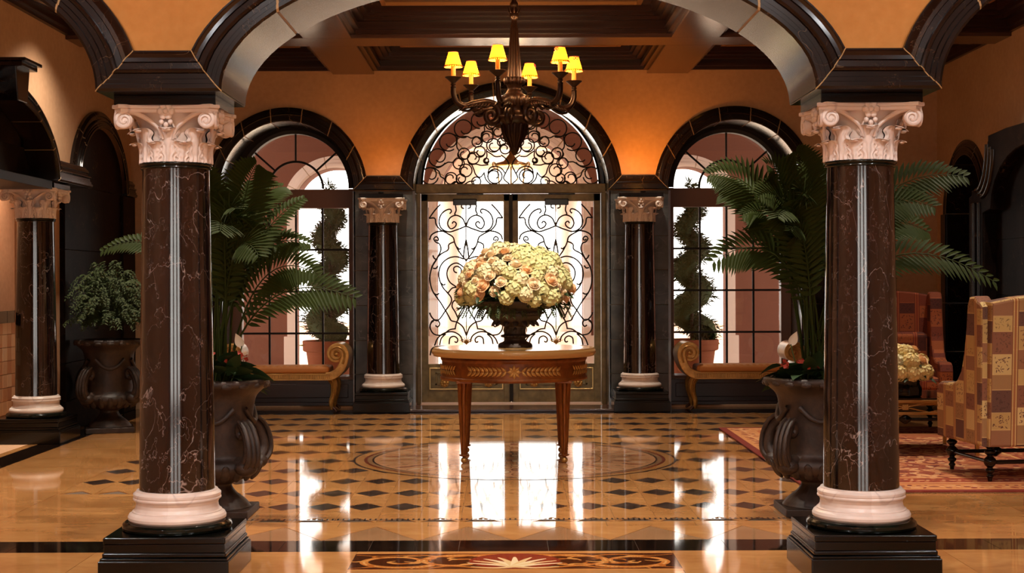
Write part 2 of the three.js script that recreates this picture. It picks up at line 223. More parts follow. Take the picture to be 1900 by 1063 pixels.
// ---------- left wall: projecting arch with keystone over a recess, and a blind niche ----------
{
  const w = structGroup('wall_left', 'orange plastered side wall with dark marble arch and blind niche', 'wall'); w.position.x = -4.03; w.rotation.y = Math.PI / 2;
  const A1 = { cx: 11.0, a: 1.22, b: 0.56, y0: 2.19, mitre: true }, A2 = { cx: 14.38, a: 0.83, b: 0.6, y0: 2.24, mitre: true };
  mesh('plaster', slabWithHoles(-4.6, 16.0, -0.05, 4.0, [p => { p.moveTo(9.2, 0); p.lineTo(12.8, 0); p.lineTo(12.8, 2.192); p.lineTo(12.232, 2.192); for (let i = 0; i <= 40; i++) { const t = Math.PI * i / 40; p.lineTo(11 + 1.232 * Math.cos(t), 2.192 + 0.572 * Math.sin(t)); } p.lineTo(9.768, 2.192); p.lineTo(9.2, 2.192); p.lineTo(9.2, 0); }], 0.3), M.stuccoRoom, w);
  const PL = PROF_NEAR.map(([u, v]) => [u, v * 1.2 + 0.17]); PL[PL.length - 1] = [0.185, -0.01];
  archivolt(w, A1, PL, 7, M.emper); soffit(w, A1, 0.26, -0.3, 7, M.soffit);
  impost(w, A1, { end: 13.2 }, PL, M.emper, -0.1); impost(w, { end: 9.0, y0: 2.19 }, A1, PL, M.emper, -0.1);
  const PN = PROF_NEAR.map(([u, v]) => [u * 0.9, v * 0.9]); archivolt(w, A2, PN, 5, M.emper); impost(w, { end: 13.22, y0: 2.24 }, A2, PN, M.emper, 0); impost(w, A2, { end: 15.58 }, PN, M.emper, 0);
  // tympanum courses and lintel
  for (const [y0, y1, hw] of [[2.19, 2.45, 1.2], [2.452, 2.76, 1.0]]) { const pts = []; for (let i = 0; i <= 20; i++) { const x = lerp(-hw, hw, i / 20); pts.push([11 + x, Math.min(y1, 2.19 + 0.56 * Math.sqrt(Math.max(0, 1 - (x / 1.22) ** 2)))]); } pts.push([11 + hw, y0], [11 - hw, y0]); const g = poly(pts, 0.04); g.translate(0, 0, -0.02); mesh('tympanum_slab', metric(g, 1, y0, 0.3), M.emperWall, w); }
  mesh('lintel', metric(rbox(9.75, 12.25, 2.12, 2.19, -0.24, 0.2, 0.004), 1), M.blackWall, w);
  const ks = poly([[-0.1, 0], [0.1, 0], [0.15, 0.24], [-0.15, 0.24]], 0.36, 0.008); ks.translate(11, 2.7, 0); const k1 = mesh('keystone', metric(ks, 1), M.emper, w);
  mesh('keystone_cap', metric(merge([rbox(10.82, 11.18, 2.94, 2.975, 0, 0.42, 0.005), rbox(10.8, 11.2, 2.975, 3.0, 0, 0.45, 0.005)]), 1), M.emper, w);
  // blind niche slabs
  const tp = []; for (let i = 0; i <= 24; i++) { const t = Math.PI * i / 24; tp.push([14.38 + 0.83 * Math.cos(t), 2.24 + 0.6 * Math.sin(t)]); } const tg = poly(tp, 0.03); tg.translate(0, 0, -0.015); mesh('niche_tympanum', metric(tg, 1, 0.2, 0.7), M.emperWall, w);
  const ry = [0, 0.28, 0.62, 1.64, 2.235];
  for (let i = 0; i + 1 < ry.length; i++) for (const [d0, d1] of [[13.1, 13.24], [13.243, 15.1], [15.103, 15.58]]) mesh('niche_slab', metric(rbox(d0, d1, ry[i] + 0.0015, ry[i + 1] - 0.0015, -0.02, d0 < 13.24 || d0 > 15 ? 0.05 : 0.025, 0.003, 1), 1, d0 + i, i * 0.4), M.emperWall, w);
  // recess behind the arch
  mesh('recess_wall', metric(box(8.2, 14.0, -0.02, 3.0, -0.75, -0.6), 0.5), M.stuccoRoom, w); mesh('recess_end', metric(box(13.9, 14.0, -0.02, 3.0, -0.6, -0.3), 0.5), M.stuccoRoom, w); mesh('recess_end', metric(box(8.2, 8.3, -0.02, 3.0, -0.6, -0.3), 0.5), M.stuccoRoom, w); mesh('recess_ceiling', box(8.2, 14, 2.95, 3.05, -0.75, -0.29), M.stuccoRoom, w);
  const tm = [0xd8b48c, 0xc8966a, 0xe0c29c, 0xb98258].map(c => S({ color: c, roughness: 0.35 })), tgm = rbox(-0.059, 0.059, -0.059, 0.059, -0.01, 0.01, 0.003, 1);
  for (let i = 0; i < 13; i++) for (let j = 0; j < 7; j++) { const t = mesh('wainscot_tile', tgm, tm[Math.floor(rnd() * 4)], w); t.position.set(12.3 + i * 0.122, 0.2 + j * 0.122, -0.6); }
  for (let i = 0; i < 8; i++) for (const y of [0.07, 1.03]) mesh('wainscot_border', rbox(12.25 + i * 0.2, 12.445 + i * 0.2, y - 0.055, y + 0.055, -0.61, -0.585, 0.003, 1), M.black, w);
}
// ---------- right wall: arched niche and tall mantel surround ----------
{
  const w = structGroup('wall_right', 'shaded reddish plaster side wall behind the armchairs', 'wall'); w.position.x = 4.52; w.rotation.y = -Math.PI / 2;
  const A = { cx: -14.63, a: 0.57, b: 0.56, y0: 2.02, mitre: false };
  mesh('plaster', slabWithHoles(-16.0, 4.6, -0.05, 4.0, [p => archHole(p, -14.63, 2.02, 0.57, 0.56, 0.0)], 0.3), M.stuccoRoom, w);
  const PR = PROF_FAR.map(([u, v]) => [u, v * 0.6]); archivolt(w, A, PR, 3, M.emper, 0.0015);
  const ry = [0, 0.6, 1.1, 1.6, 2.02];
  for (let i = 0; i + 1 < ry.length; i++) { for (const s of [-1, 1]) mesh('jamb_slab', metric(rbox(-14.63 + s * 0.645 - 0.075, -14.63 + s * 0.645 + 0.075, ry[i] + 0.002, ry[i + 1] - 0.002, -0.01, 0.04, 0.004, 1), 1, i, s), M.emper, w); mesh('niche_slab', metric(box(-15.2, -14.06, ry[i] + 0.0015, ry[i + 1] - 0.0015, -0.3, -0.26), 1, i, 0.5), M.emperWall, w); for (const s of [-1, 1]) mesh('reveal_slab', metric(box(-14.63 + s * 0.57 - 0.006, -14.63 + s * 0.57 + 0.012, ry[i] + 0.0015, ry[i + 1] - 0.0015, -0.3, 0.02), 1, i, s), M.emper, w); }
  mesh('niche_head', metric(box(-15.22, -14.04, 2.02, 2.62, -0.3, -0.26), 1, 0.3, 0.2), M.emper, w); soffit(w, A, 0.03, -0.28, 3, M.emper);
}
{
  const g = thing('mantel_surround', 'tall dark marble mantel surround with scrolled shoulder at the right edge', 'fireplace', [4.47, 0, -12.3], -Math.PI / 2);
  const half = [[-1.5, 0], [-1.5, 2.1], [-1.42, 2.12], [-1.42, 2.16], [-1.3, 2.17]]; for (let i = 0; i <= 10; i++) { const t = i / 10 * Math.PI / 2; half.push([-1.28 + 0.26 * Math.sin(t) * 1.2, 2.58 - 0.4 * Math.cos(t)]); } half.push([-0.95, 2.58], [-0.95, 2.63], [-0.5, 2.65]);
  const all = half.concat(half.slice().reverse().map(([x, y]) => [-x, y]));
  const inner = new THREE.Path(); inner.moveTo(-1.12, 0.001); inner.lineTo(1.12, 0.001); inner.lineTo(1.12, 1.95); for (let i = 0; i <= 12; i++) { const t = Math.PI * i / 12; inner.lineTo(0.9 * Math.cos(t), 1.98 + 0.5 * Math.sin(t)); } inner.lineTo(-1.12, 1.95); inner.lineTo(-1.12, 0.001);
  const s = new THREE.Shape(all.map(p => new THREE.Vector2(...p))); s.holes.push(inner);
  mesh('surround', metric(new THREE.ExtrudeGeometry(s, { depth: 0.16, bevelEnabled: true, bevelSize: 0.012, bevelThickness: 0.02, bevelSegments: 2 }), 1), M.emperWall, g);
  for (const [y0, y1] of [[0, 0.6], [0.603, 1.2], [1.203, 1.7], [1.703, 2.5]]) for (const [a, b] of [[-1.16, -0.4], [-0.397, 0.397], [0.4, 1.16]]) mesh('panel_slab', metric(box(a, b, y0, y1, 0.002, 0.06), 1, a, y0), M.emperWall, g);
  for (const sx of [-1, 1]) for (const k of [0, 1, 2]) mesh('pilaster_moulding', metric(rbox(sx * (1.2 + k * 0.09) - 0.03, sx * (1.2 + k * 0.09) + 0.03, 0, 2.05, 0.15, 0.2 + 0.02 * (k % 2), 0.012), 1), M.emper, g);
  for (const sx of [-1, 1]) for (const k of [0, 1, 2]) { const pts = []; for (let i = 0; i <= 12; i++) { const t = i / 12 * Math.PI / 2; pts.push(V(sx * (-1.28 + 0.08 * k + 0.26 * Math.sin(t) * 1.2), 2.56 - 0.03 * k - 0.4 * Math.cos(t), 0.18)); } mesh('shoulder_moulding', tube(pts, 0.026, 20, 8), M.emper, g); }
}
// ---------- unseen end of the hall behind the camera, three tall windows placed to light the columns ----------
{
  const w = structGroup('wall_back', 'unseen plastered wall behind the viewpoint, three tall windows placed to light the columns', 'wall'); w.position.z = 4.4; w.rotation.y = Math.PI;
  const hs = [-2.2, 0, 2.2].map(cx => (p => archHole(p, cx, 2.6, 0.68, 0.55, 0.2)));
  mesh('plaster', slabWithHoles(-5, 4.6, -0.05, 4.0, hs, 0.3), M.stuccoRoom, w);
  for (const cx of [-2.2, 0, 2.2]) mesh('window_bar', merge([box(cx - 0.02, cx + 0.02, 0.2, 3.15, -0.2, -0.16), ...[0.9, 1.5, 2.1, 2.6].map(y => box(cx - 0.69, cx + 0.69, y - 0.02, y + 0.02, -0.2, -0.16))]), M.wood, w);
}
// ---------- coffered ceiling ----------
{
  const c = structGroup('ceiling', 'dark mahogany coffered ceiling with stepped mouldings', 'ceiling');
  mesh('ceiling_boards', metric(box(-4.4, 4.9, 3.8, 3.92, -16.0, -6.6), 1), M.wood, c); mesh('ceiling_boards', metric(box(-5, 4.9, 3.9, 4.0, -6.6, 4.7), 1), M.stucco, c);
  const xb = [[-1.885, -1.445], [1.445, 1.885]], zb = [[13.29, 13.74], [9.95, 10.4]];
  for (const [a, b] of zb) mesh('beam', metric(rbox(-4.03, 4.52, 3.54, 3.82, -b, -a, 0.006), 1), M.wood, c);
  for (const [a, b] of xb) for (const [d0, d1] of [[13.735, 15.62], [10.395, 13.295], [7.04, 9.955]]) { const g = metric(rbox(-(d1 - d0) / 2, (d1 - d0) / 2, 3.54, 3.82, -(b - a) / 2, (b - a) / 2, 0.006), 1); g.rotateY(Math.PI / 2); g.translate((a + b) / 2, 0, -(d0 + d1) / 2); mesh('beam', g, M.wood, c); }
  const X = [[-4.03, -1.885], [-1.445, 1.445], [1.885, 4.52]], Z = [[13.74, 15.6], [10.4, 13.29], [7.05, 9.95]];
  for (const [x0, x1] of X) for (const [d0, d1] of Z) {
    const steps = [[0.04, 3.575, 3.61], [0.075, 3.61, 3.635], [0.06, 3.635, 3.68], [0.12, 3.68, 3.71], [0.17, 3.71, 3.74], [0.2, 3.74, 3.8]], L = [];
    for (const [w, y0, y1] of steps) L.push(box(x0, x1, y0, y1, -d0 - w, -d0), box(x0, x1, y0, y1, -d1, -d1 + w), box(x0, x0 + w, y0, y1, -d1, -d0), box(x1 - w, x1, y0, y1, -d1, -d0));
    mesh('coffer_moulding', metric(merge(L), 1), M.woodDark, c);
    const i0 = 0.3, T2 = [box(x0 + i0, x1 - i0, 3.775, 3.8, -d0 - i0 - 0.04, -d0 - i0), box(x0 + i0, x1 - i0, 3.775, 3.8, -d1 + i0, -d1 + i0 + 0.04), box(x0 + i0, x0 + i0 + 0.04, 3.775, 3.8, -d1 + i0, -d0 - i0), box(x1 - i0 - 0.04, x1 - i0, 3.775, 3.8, -d1 + i0, -d0 - i0)];
    mesh('panel_trim', merge(T2), M.woodTrim, c);
  }
}
// ---------- floor ----------
{
  const f = structGroup('floor', 'polished golden marble floor with dark diamond inlay', 'floor');
  mesh('floor_bed', box(-5.2, 5.2, -0.12, -0.004, -16.3, 4.7), M.grout, f);
  mesh('floor_slab', metric(box(-4.7, 4.6, -0.012, 0, -6.05, 4.4), 0.5), M.gold, f);
  const flat = (pts) => { const g = poly(pts, 0.012); g.rotateX(-Math.PI / 2); g.translate(0, -0.012, 0); return g; };
  const tileUV = (g, ox, oy, turn) => metric(g, 0.8, ox, oy);
  const gp = 0.0012, cache = new Map();
  function slab(x0, x1, d0, d1, mat, name, y = 0) { // rectangle of marble
    const key = [Math.round((x1 - x0) * 1e4), Math.round((d1 - d0) * 1e4), Math.floor(rnd() * 4)].join(); if (!cache.has(key)) { const w = (x1 - x0) / 2 - gp, h = (d1 - d0) / 2 - gp; cache.set(key, metric(flat([[-w, -h], [w, -h], [w, h], [-w, h]]), 0.7, rnd(), rnd())); }
    const m = mesh(name, cache.get(key), mat, f); m.position.set((x0 + x1) / 2, y, -(d0 + d1) / 2); return m;
  }
  const grid = (x0, x1, d0, d1, nx, nd, mat, name) => { for (let i = 0; i < nx; i++) for (let j = 0; j < nd; j++) slab(lerp(x0, x1, i / nx), lerp(x0, x1, (i + 1) / nx), lerp(d0, d1, j / nd), lerp(d0, d1, (j + 1) / nd), mat, name); };
  const P = 0.236, Q = 0.56, hx = 0.112, hz = 0.145;
  const dv = [0, 1, 2, 3].map(() => metric(flat([[-hx, 0], [0, -hz], [hx, 0], [0, hz]].map(([x, y]) => [x * 0.985, y * 0.985])), 0.9, rnd(), rnd()));
  const e = 0.0008, w2 = P / 2 - e, lv = [0, 1, 2, 3, 4].map(() => metric(flat([[-w2, -Q / 2], [-hx, -Q / 2], [0, -Q / 2 + hz], [hx, -Q / 2], [w2, -Q / 2], [w2, Q / 2], [hx, Q / 2], [0, Q / 2 - hz], [-hx, Q / 2], [-w2, Q / 2]]), 0.6, rnd(), rnd()));
  const tilt = m => { m.rotation.set(rr(-0.0012, 0.0012), 0, rr(-0.0012, 0.0012)); return m; };
  for (let r = 0; r <= 11; r++) for (let k = -12; k < 12; k++) {
    const x = Math.sign(k + 0.5) * (0.198 + P * (k < 0 ? -k - 1 : k)), side = Math.abs(x) > 1.85, d = 8.77 + r * Q; if (r < 11 && !(side && r < 2) && Math.hypot(x, d - 11.17) > 1.08) mesh('diamond_tile', dv[Math.floor(rnd() * 4)], M.darkTile, f).position.set(x, 0, -d);
    const dl = d - Q / 2; if (!(side && r < 2) && Math.hypot(x, dl - 11.17) > 0.95) tilt(mesh('pale_tile', lv[Math.floor(rnd() * 5)], M.gold, f)).position.set(x, 0, -dl); if (k === 0 && Math.abs(dl - 11.17) > 0.95) slab(-0.08, 0.08, dl - Q / 2, dl + Q / 2, M.gold, 'pale_tile');
  }
  const F0 = 8.21, F1 = 14.93, FX = 0.08 + 12 * P;
  grid(-3.72, -FX, 7.62, 14.93, 1, 12, M.gold, 'floor_slab'); grid(FX, 4.5, 7.62, 14.93, 2, 11, M.gold, 'floor_slab');
  grid(-3.95, -3.72, 7.62, 14.93, 1, 13, M.blackTile, 'border_slab'); grid(-4.8, -3.95, 7.62, 14.93, 1, 10, M.gold, 'floor_slab');
  grid(-4.03, 4.52, 14.93, 15.6, 12, 1, M.blackTile, 'border_slab');
  grid(-1.968, 1.968, 8.05, F0, 8, 1, M.gold, 'floor_slab'); for (const s of [-1, 1]) { const a = s < 0 ? -FX : 1.968, b = s < 0 ? -1.968 : FX; for (const [d0, d1] of [[7.62, 8.21], [8.21, 8.77], [8.77, 9.33]]) grid(a, b, d0, d1, 1, 1, M.gold, 'floor_slab'); }
  // dentil line
  const dl = []; for (let i = 0; i < 110; i++) dl.push(box(-1.65 + i * 0.0303, -1.65 + i * 0.0303 + 0.011, 0, 0.0009, -8.32, -8.275)); dl.push(box(-1.65, 1.68, 0, 0.0009, -8.275, -8.266)); tag(mesh('dentil_inlay', merge(dl), M.darkTile, f), null, null, null, 'stuff');
  // triangles
  const tri = 0.5, n = 12, ta = metric(flat([[-tri / 2 + gp, 0], [tri / 2 - gp, 0], [0, 0.42]]), 0.8), tb = metric(flat([[-tri / 2 + gp, 0.43], [tri / 2 - gp, 0.43], [0, 0.005]]), 0.8, 0.4, 0.2);
  for (let i = -4; i < 4; i++) { mesh('triangle_tile', ta, M.greyTile, f).position.set((i + 0.5) * tri - 0.02, 0, -7.62); if (i > -4) mesh('triangle_tile', tb, M.gold, f).position.set(i * tri - 0.02, 0, -7.62); }
  for (let i = 0; i < 21; i++) slab(-4.8 + i * 0.45, -4.8 + (i + 1) * 0.45, 7.31, 7.62, M.blackTile, 'border_slab');
  for (const [a, b] of [[-4.8, -3.4], [-3.4, -2.1], [-2.1, -0.8], [0.76, 2.1], [2.1, 3.4], [3.4, 4.6]]) slab(a, b, 6.6, 7.31, M.gold, 'floor_slab');
  slab(-0.8, 0.76, 7.28, 7.31, M.gold, 'floor_slab'); slab(-0.8, 0.76, 6.6, 6.82, M.gold, 'floor_slab'); grid(-4.7, 4.6, 6.05, 6.6, 7, 1, M.gold, 'floor_slab');
  // inlaid scroll panel between the columns
  const inlay = canvasTex(1536, 460, (c, W, Hh) => {
    c.fillStyle = '#482412'; c.fillRect(0, 0, W, Hh); c.lineCap = 'round';
    c.fillStyle = '#c88c4c'; c.fillRect(0, 0, W, 34); c.fillRect(0, Hh - 34, W, 34); c.fillStyle = '#7a2c1a'; c.fillRect(0, 34, W, 8); c.fillRect(0, Hh - 42, W, 8);
    const leafStroke = (pts, w, col) => { c.strokeStyle = col; c.fillStyle = col; const sp = new THREE.SplineCurve(pts.map(p => new THREE.Vector2(...p))); for (let i = 0; i <= 80; i++) { const t = i / 80, q = sp.getPoint(t); c.beginPath(); c.arc(q.x, q.y, Math.max(2, w * (1 - 0.75 * t)), 0, 7); c.fill(); } };
    for (const s of [-1, 1]) { const mx = x => W / 2 + s * x;
      for (const [ox, fl] of [[150, 1], [430, -1]]) { const my = y => Hh / 2 + fl * y;
        const sp = []; for (let i = 0; i <= 30; i++) { const t = i / 30, a = -2.4 + t * 8.2, r = 165 * (1 - 0.78 * t); sp.push([mx(ox + 120 + 1.25 * r * Math.cos(a)), my(r * Math.sin(a))]); } leafStroke(sp, 26, '#c87c3a'); leafStroke(sp.map(([x, y]) => [x, y + 5]), 8, '#e0a866');
        for (let k = 0; k < 9; k++) { const b = sp[3 + k * 3], a = k * 1.3; leafStroke([b, [b[0] + 50 * Math.cos(a), b[1] + 34 * Math.sin(a)], [b[0] + 92 * Math.cos(a + 0.6), b[1] + 56 * Math.sin(a + 0.6)]], 15, k % 2 ? '#b4682c' : '#d0904a'); } }
      leafStroke([[mx(20), Hh - 70], [mx(140), Hh - 60], [mx(300), Hh - 110], [mx(420), Hh - 60], [mx(620), Hh - 90], [mx(760), Hh - 60]], 17, '#c07434'); leafStroke([[mx(20), 70], [mx(160), 64], [mx(300), 120], [mx(470), 70], [mx(640), 96], [mx(760), 66]], 17, '#c07434');
    }
    c.fillStyle = '#8a3020'; c.beginPath(); c.ellipse(W / 2, Hh / 2, 215, 190, 0, 0, 7); c.fill();
    for (let k = -4; k <= 4; k++) { const a = -Math.PI / 2 + k * 0.36; leafStroke([[W / 2, Hh * 0.78], [W / 2 + 90 * Math.cos(a) * 1.2, Hh * 0.72 + 110 * Math.sin(a)], [W / 2 + 190 * Math.cos(a) * 1.15, Hh * 0.66 + 170 * Math.sin(a)]], 24, k % 2 ? '#e8c890' : '#f0dcb0'); }
    for (const s of [-1, 1]) leafStroke([[W / 2, Hh * 0.8], [W / 2 + s * 90, Hh * 0.86], [W / 2 + s * 200, Hh * 0.8]], 22, '#e8c890');
  });
  const ip = new THREE.PlaneGeometry(1.56, 0.6); const ig = box(-0.78, 0.78, -0.012, 0.0004, -0.23, 0.23); const iu = prep(ig); { const p = iu.attributes.position, uv = iu.attributes.uv; for (let i = 0; i < p.count; i++) uv.setXY(i, p.getX(i) / 1.56 + 0.5, 0.5 - p.getZ(i) / 0.46); } mesh('inlaid_panel', iu, S({ map: inlay, roughness: 0.06 }), f).position.set(-0.02, 0, -7.05);
  // medallion
  const med = canvasTex(1024, 1024, (c, W) => {
    c.fillStyle = '#d0986c'; c.fillRect(0, 0, W, W); c.translate(W / 2, W / 2);
    for (let ring = 0; ring < 7; ring++) { const r0 = 495 - ring * 62, n = 44 - ring * 4; for (let k = 0; k < n; k++) { c.save(); c.rotate((k + 0.5 * (ring % 2)) / n * Math.PI * 2); c.fillStyle = ['#dca878', '#c08456', '#e8c298', '#a8684a', '#d49c6c'][(k + ring * 2) % 5]; c.beginPath(); c.moveTo(r0, 0); c.quadraticCurveTo(r0 - 40, 26, r0 - 78, 0); c.quadraticCurveTo(r0 - 40, -26, r0, 0); c.fill(); c.strokeStyle = '#6e3a24'; c.lineWidth = 2.5; c.stroke(); c.restore(); } }
    c.strokeStyle = '#7a4228'; c.lineWidth = 5; for (const r of [60, 190, 315]) { c.beginPath(); c.arc(0, 0, r, 0, 7); c.stroke(); }
  });
  const disc = new THREE.CircleGeometry(1.06, 96); disc.rotateX(-Math.PI / 2); const mm = mesh('medallion_field', disc, S({ map: med, roughness: 0.06 }), f); mm.position.set(0.005, 0.002, -11.14);
  for (const [r0, r1, mat] of [[1.06, 1.075, M.darkTile], [1.075, 1.11, M.greyTile], [1.11, 1.135, S({ color: 0x7a3a26, roughness: 0.09 })], [1.135, 1.2, M.gold], [1.2, 1.218, M.darkTile]]) { const pts = []; for (let i = 0; i <= 96; i++) pts.push([Math.cos(i / 48 * Math.PI), Math.sin(i / 48 * Math.PI)]); const s = new THREE.Shape(pts.map(p => new THREE.Vector2(p[0] * r1, p[1] * r1))); s.holes.push(new THREE.Path(pts.map(p => new THREE.Vector2(p[0] * r0, p[1] * r0)))); const g = new THREE.ExtrudeGeometry(s, { depth: 0.002, bevelEnabled: false }); g.rotateX(-Math.PI / 2); mesh('medallion_ring', metric(g, 0.8), mat, f).position.set(0.005, 0, -11.14); }
}
tag(mesh('trim_1', metric(rbox(-1.06, 1.06, 0, 0.028, -15.62, -15.08, 0.006), 1), M.wood), 'reddish wood threshold in front of the bronze doors', 'threshold', null, 'structure');
// ---------- windows ----------
function makeWindow(name, cx, label) {
  const w = structGroup(name, label, 'window'); w.position.set(cx, 0, -16.2);
  const hw = 0.587, ys = 2.365, yb = 0.32, fr = [], wood = S({ color: 0x77503a, roughness: 0.4 });
  mesh('jamb', rbox(-0.7, -hw, 0.3, 2.36, -0.05, 0.07, 0.008), wood, w); mesh('jamb', rbox(hw, 0.7, 0.3, 2.36, -0.05, 0.07, 0.008), wood, w);
  mesh('transom', rbox(-0.7, 0.7, 2.15, 2.355, -0.05, 0.08, 0.008), wood, w); mesh('sill', rbox(-0.7, 0.7, 0.27, 0.32, -0.05, 0.35, 0.008), wood, w);
  const A = { cx: 0, a: hw, b: 0.6, y0: ys, mitre: false }; mesh('arched_frame', merge([[[0, -0.05], [0, 0.07]], [[0, 0.07], [0.04, 0.075]], [[0.04, 0.075], [0.13, 0.06]]].map(([p, q]) => archStrip(A, p, q, 0, 1, 40))), M.iron, w);
  const bar = 0.011, xs = [-0.2935, 0, 0.2935], ysr = [0.32, 0.775, 1.235, 1.695, 2.15];
  for (const x of xs) mesh('muntin', box(x - bar, x + bar, yb, 2.15, -0.012, 0.012), M.iron, w);
  for (const y of ysr.slice(1, 4)) mesh('muntin', box(-hw, hw, y - bar, y + bar, -0.013, 0.013), M.iron, w);
  for (let i = 0; i < 4; i++) for (let j = 0; j < 4; j++) mesh('pane', box(-hw + i * 0.2935 + bar, -hw + (i + 1) * 0.2935 - bar, ysr[j] + bar, ysr[j + 1] - bar, -0.002, 0.002), M.glass, w);
  // fan light
  const R1 = 0.3; const arc = []; for (let i = 0; i <= 20; i++) { const t = Math.PI * i / 20; arc.push(V(R1 * Math.cos(t), ys + R1 * Math.sin(t), 0)); } mesh('fan_muntin', tube(arc, 0.014, 30, 6), M.iron, w);
  for (const t of [Math.PI * 0.23, Math.PI / 2, Math.PI * 0.77]) mesh('fan_muntin', tube([V(R1 * Math.cos(t), ys + R1 * Math.sin(t), 0), V(0.6 * Math.cos(t), ys + 0.605 * Math.sin(t), 0)], 0.012, 2, 6), M.iron, w);
  const half = []; for (let i = 0; i <= 24; i++) { const t = Math.PI * i / 24; half.push([0.595 * Math.cos(t), ys + 0.605 * Math.sin(t)]); } const fg = poly(half, 0.004); fg.translate(0, 0, -0.002); mesh('fan_pane', fg, M.glass, w);
  mesh('apron', merge([rbox(-0.71, 0.71, 0.05, 0.29, 0.3, 0.46, 0.006), rbox(-0.62, 0.62, 0.1, 0.25, 0.45, 0.475, 0.008), rbox(-0.71, 0.71, 0, 0.055, 0.3, 0.5, 0.006)]), M.woodDark, w);
}
makeWindow('window_1', -2.365, 'arched paned window on the left with dark fan bars');
makeWindow('window_2', 2.374, 'arched paned window on the right with dark fan bars');
